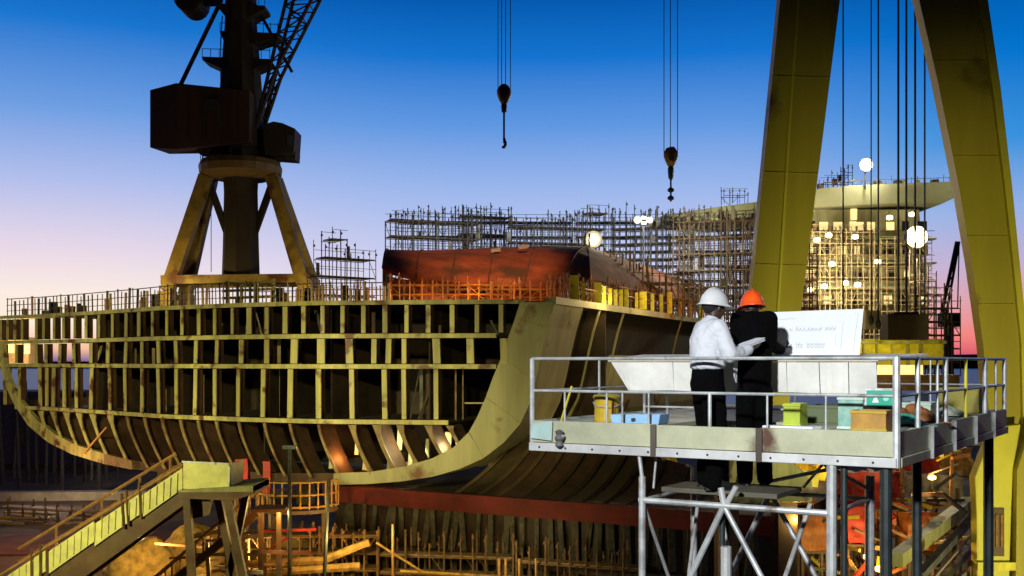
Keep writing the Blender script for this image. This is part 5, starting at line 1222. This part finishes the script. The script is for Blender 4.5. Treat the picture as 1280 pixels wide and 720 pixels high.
# person in white: faces right and a little away, both forearms forward holding papers
def man_white():
    k_ = (886 - 640) / F; Yp = 10.2
    base = Vector((k_ * Yp, Yp, LZ)); t = thing('person', base, 'person in white hard hat, white shirt and black trousers holding papers', 'person')
    fdir = Vector((.95, .31, 0)).normalized(); sd = Vector((-fdir.y, fdir.x, 0))   # sd = to the person's left (away)
    def q(f, s_, z): return tuple(fdir * f + sd * s_ + Vector((0, 0, z)))
    V_ = [q(0, 0, 1.02), q(.0, 0, 1.2), q(.0, 0, 1.40), q(.01, 0, 1.58), q(.04, 0, 1.65), q(.065, 0, 1.71), q(.075, 0, 1.79), q(.065, 0, 1.85), # 0-7 spine/head
          q(.03, -.175, 1.52), q(.10, -.21, 1.25), q(.36, -.14, 1.36),     # right arm 8-10
          q(.03, .175, 1.52), q(.12, .20, 1.25), q(.38, .10, 1.37),        # left arm 11-13
          q(-.01, -.10, .94), q(.03, -.115, .52), q(-.02, -.12, .10),      # right leg 14-16
          q(.0, .10, .94), q(.06, .13, .52), q(.04, .14, .10),             # left leg 17-19
          q(.158, 0, 1.755), q(.142, 0, 1.70)]
    E_ = [(0, 1), (1, 2), (2, 3), (3, 4), (4, 5), (5, 6), (6, 7), (3, 8), (8, 9), (9, 10), (3, 11), (11, 12), (12, 13), (0, 14), (14, 15), (15, 16), (0, 17), (17, 18), (18, 19), (5, 21), (6, 20)]
    Rr = [.09, .085, .09, .075, .054, .075, .092, .082, .045, .036, .028, .045, .036, .028, .07, .06, .04, .085, .06, .04, .012, .018]
    skinned('body', V_, E_, Rr, SKIN, t, 2)
    for s_ in (-1, 1):
        ell('ear', q(.065, s_ * .088, 1.765), (.016, .010, .03), SKIN, t)
        ell('eye', q(.150, s_ * .034, 1.785), (.012, .012, .010), mat('eye_white', (.7, .68, .62), .3), t)
    ell('hair', q(.02, 0, 1.79), (.088, .082, .075), mat('black_hair', (.008, .007, .006), .9, 0, .3, 60, .5), t)
    # trousers
    TV = [q(-.01, 0, 1.20), q(-.02, 0, 1.02), q(-.0, -.09, .92), q(.03, -.125, .50), q(-.02, -.125, .07), q(.0, .09, .92), q(.06, .135, .50), q(.04, .145, .07)]
    garment('trousers', TV, [(0, 1), (1, 2), (2, 3), (3, 4), (1, 5), (5, 6), (6, 7)], [(.165, .135), (.18, .155, .12), (.10, .12, .1), .088, .078, (.10, .12, .1), .088, .078], BLACK, t, sd, .006, 7, 3)
    SV = [q(-.01, 0, 1.19), q(-.02, 0, 1.32), q(-.02, 0, 1.46), q(-.005, 0, 1.585), q(.03, 0, 1.66),
          q(.02, -.165, 1.575), q(.10, -.235, 1.31), q(.27, -.17, 1.33), q(.35, -.15, 1.36),
          q(.02, .165, 1.575), q(.12, .22, 1.30), q(.28, .14, 1.335), q(.36, .11, 1.37)]
    garment('shirt', SV, [(0, 1), (1, 2), (2, 3), (3, 4), (3, 5), (5, 6), (6, 7), (7, 8), (3, 9), (9, 10), (10, 11), (11, 12), (2, 5), (2, 9)],
            [(.185, .165, .03), (.180, .160, .1), (.185, .155, .1), (.12, .11, .07), (.062, .062, .04), .075, .070, .058, .048, .075, .070, .058, .048], SHIRT, t, sd, .008, 8, 1)
    # loose shirt tail
    MB().strip([q(.20, -.13, 1.10), q(.24, -.10, 1.04), q(.27, -.04, 1.10)], [q(.19, -.14, 1.24), q(.24, -.12, 1.25), q(.26, -.06, 1.24)], fdir * .012).build('shirt_tail', SHIRT, None).parent = t
    hand(q(.37, -.14, 1.362), fdir * .9 + Vector((0, 0, .35)), (0, 0, 1), SKIN, t, 'hand', 1, .35)
    hand(q(.39, .095, 1.372), fdir * .9 + Vector((0, 0, .3)), (0, 0, 1), SKIN, t, 'hand', -1, .35)
    helmet(q(.055, 0, 1.785), HELW, t, 1.06, (R(-4), R(6), 0), fdir)
    boot(q(-.03, -.12, 0), fdir * 1 + sd * -.2, t); boot(q(.03, .145, 0), fdir, t)
    # papers held
    pp = base + Vector(q(.42, -.03, 1.40)); g = thing('paper_sheaf', pp, 'small white sheaf of papers held in the hands of the person in white', 'papers')
    for k in range(3):
        e1 = (fdir * .8 + Vector((.3, 0, .42 + k * .02))).normalized(); e2 = sd
        c0 = pp + Vector((-.02, -.02, .012 * k))
        MB().prism([c0 - e1 * .14 - e2 * .12, c0 + e1 * .14 - e2 * .12, c0 + e1 * .14 + e2 * .12, c0 - e1 * .14 + e2 * .12], (0, 0, .003)).build('sheet', PAPER, g)
    return t
def man_black():
    Yp = 10.5; base = Vector(((943 - 640) / F * Yp, Yp, LZ)); t = thing('person', base, 'person in orange hard hat and black coat seen from behind holding the large sheet', 'person')
    def q(x, y, z): return (x, y, z)
    V_ = [q(0, 0, 1.02), q(0, 0, 1.22), q(0, .0, 1.45), q(0, .02, 1.65), q(.0, .07, 1.71), q(.0, .11, 1.77), q(.0, .12, 1.84), q(0, .11, 1.89),
          q(-.15, .03, 1.65), q(-.16, .06, 1.38), q(-.10, .28, 1.37),
          q(.15, .03, 1.65), q(.165, .08, 1.41), q(.34, .29, 1.37),
          q(-.09, 0, .94), q(-.10, .02, .52), q(-.10, -.02, .10), q(.09, 0, .94), q(.09, .02, .52), q(.10, -.02, .10), q(0, .20, 1.82), q(0, .17, 1.76)]
    E_ = [(0, 1), (1, 2), (2, 3), (3, 4), (4, 5), (5, 6), (6, 7), (3, 8), (8, 9), (9, 10), (3, 11), (11, 12), (12, 13), (0, 14), (14, 15), (15, 16), (0, 17), (17, 18), (18, 19), (6, 20), (5, 21)]
    Rr = [.09, .085, .09, .075, .054, .075, .092, .08, .045, .036, .028, .045, .036, .028, .07, .06, .04, .085, .06, .04, .012, .018]
    skinned('body', V_, E_, Rr, SKIN, t, 2)
    for s_ in (-1, 1): ell('ear', q(s_ * .090, .10, 1.83), (.010, .016, .03), SKIN, t)
    CV = [q(0, 0, .98), q(0, 0, 1.12), q(0, 0, 1.30), q(0, .0, 1.50), q(0, .02, 1.66), q(0, .04, 1.72),
          q(-.150, .02, 1.67), q(-.16, .05, 1.38), q(-.11, .20, 1.36), q(-.09, .30, 1.37),
          q(.150, .02, 1.67), q(.165, .06, 1.42), q(.27, .20, 1.38), q(.335, .28, 1.37)]
    garment('coat', CV, [(0, 1), (1, 2), (2, 3), (3, 4), (4, 5), (4, 6), (6, 7), (7, 8), (8, 9), (4, 10), (10, 11), (11, 12), (12, 13), (3, 6), (3, 10)],
            [(.16, .13, .04), (.165, .14, .1), (.17, .14, .1), (.175, .135, .1), (.13, .10, .075), (.075, .07, .04), .085, .068, .056, .046, .085, .068, .056, .046], BLACK, t, (1, 0, 0), .006, 8, 5)
    TV = [q(0, 0, 1.12), q(0, 0, 1.02), q(-.085, 0, .92), q(-.095, .02, .5), q(-.10, -.02, .07), q(.085, 0, .92), q(.09, .02, .5), q(.10, -.02, .07)]
    garment('trousers', TV, [(0, 1), (1, 2), (2, 3), (3, 4), (1, 5), (5, 6), (6, 7)], [(.14, .12), (.155, .13, .1), (.095, .11, .1), .082, .072, (.095, .11, .1), .082, .072], BLACK, t, (1, 0, 0), .005, 7, 8)
    gl = mat('black_glove', (.012, .012, .013), .6, 0, .2, 20, .1)
    hand(q(.345, .30, 1.375), (.75, .35, .25), (.4, .5, .6), gl, t, 'glove', -1, .8)
    hand(q(-.085, .31, 1.375), (.2, .9, .1), (0, 0, -1), gl, t, 'glove', 1, .5)
    helmet(q(0, .10, 1.80), HELO, t, 1.04, (R(-6), 0, 0), (0, 1, 0))
    MB().path([q(-.1, -.02, 1.80), q(0, -.035, 1.79), q(.1, -.02, 1.80)], .006, 6).build('helmet_strap', BLACK, None).parent = t
    boot(q(-.10, -.03, 0), (-.15, 1, 0), t); boot(q(.10, -.03, 0), (.15, 1, 0), t)
    return t
man_white(); man_black()
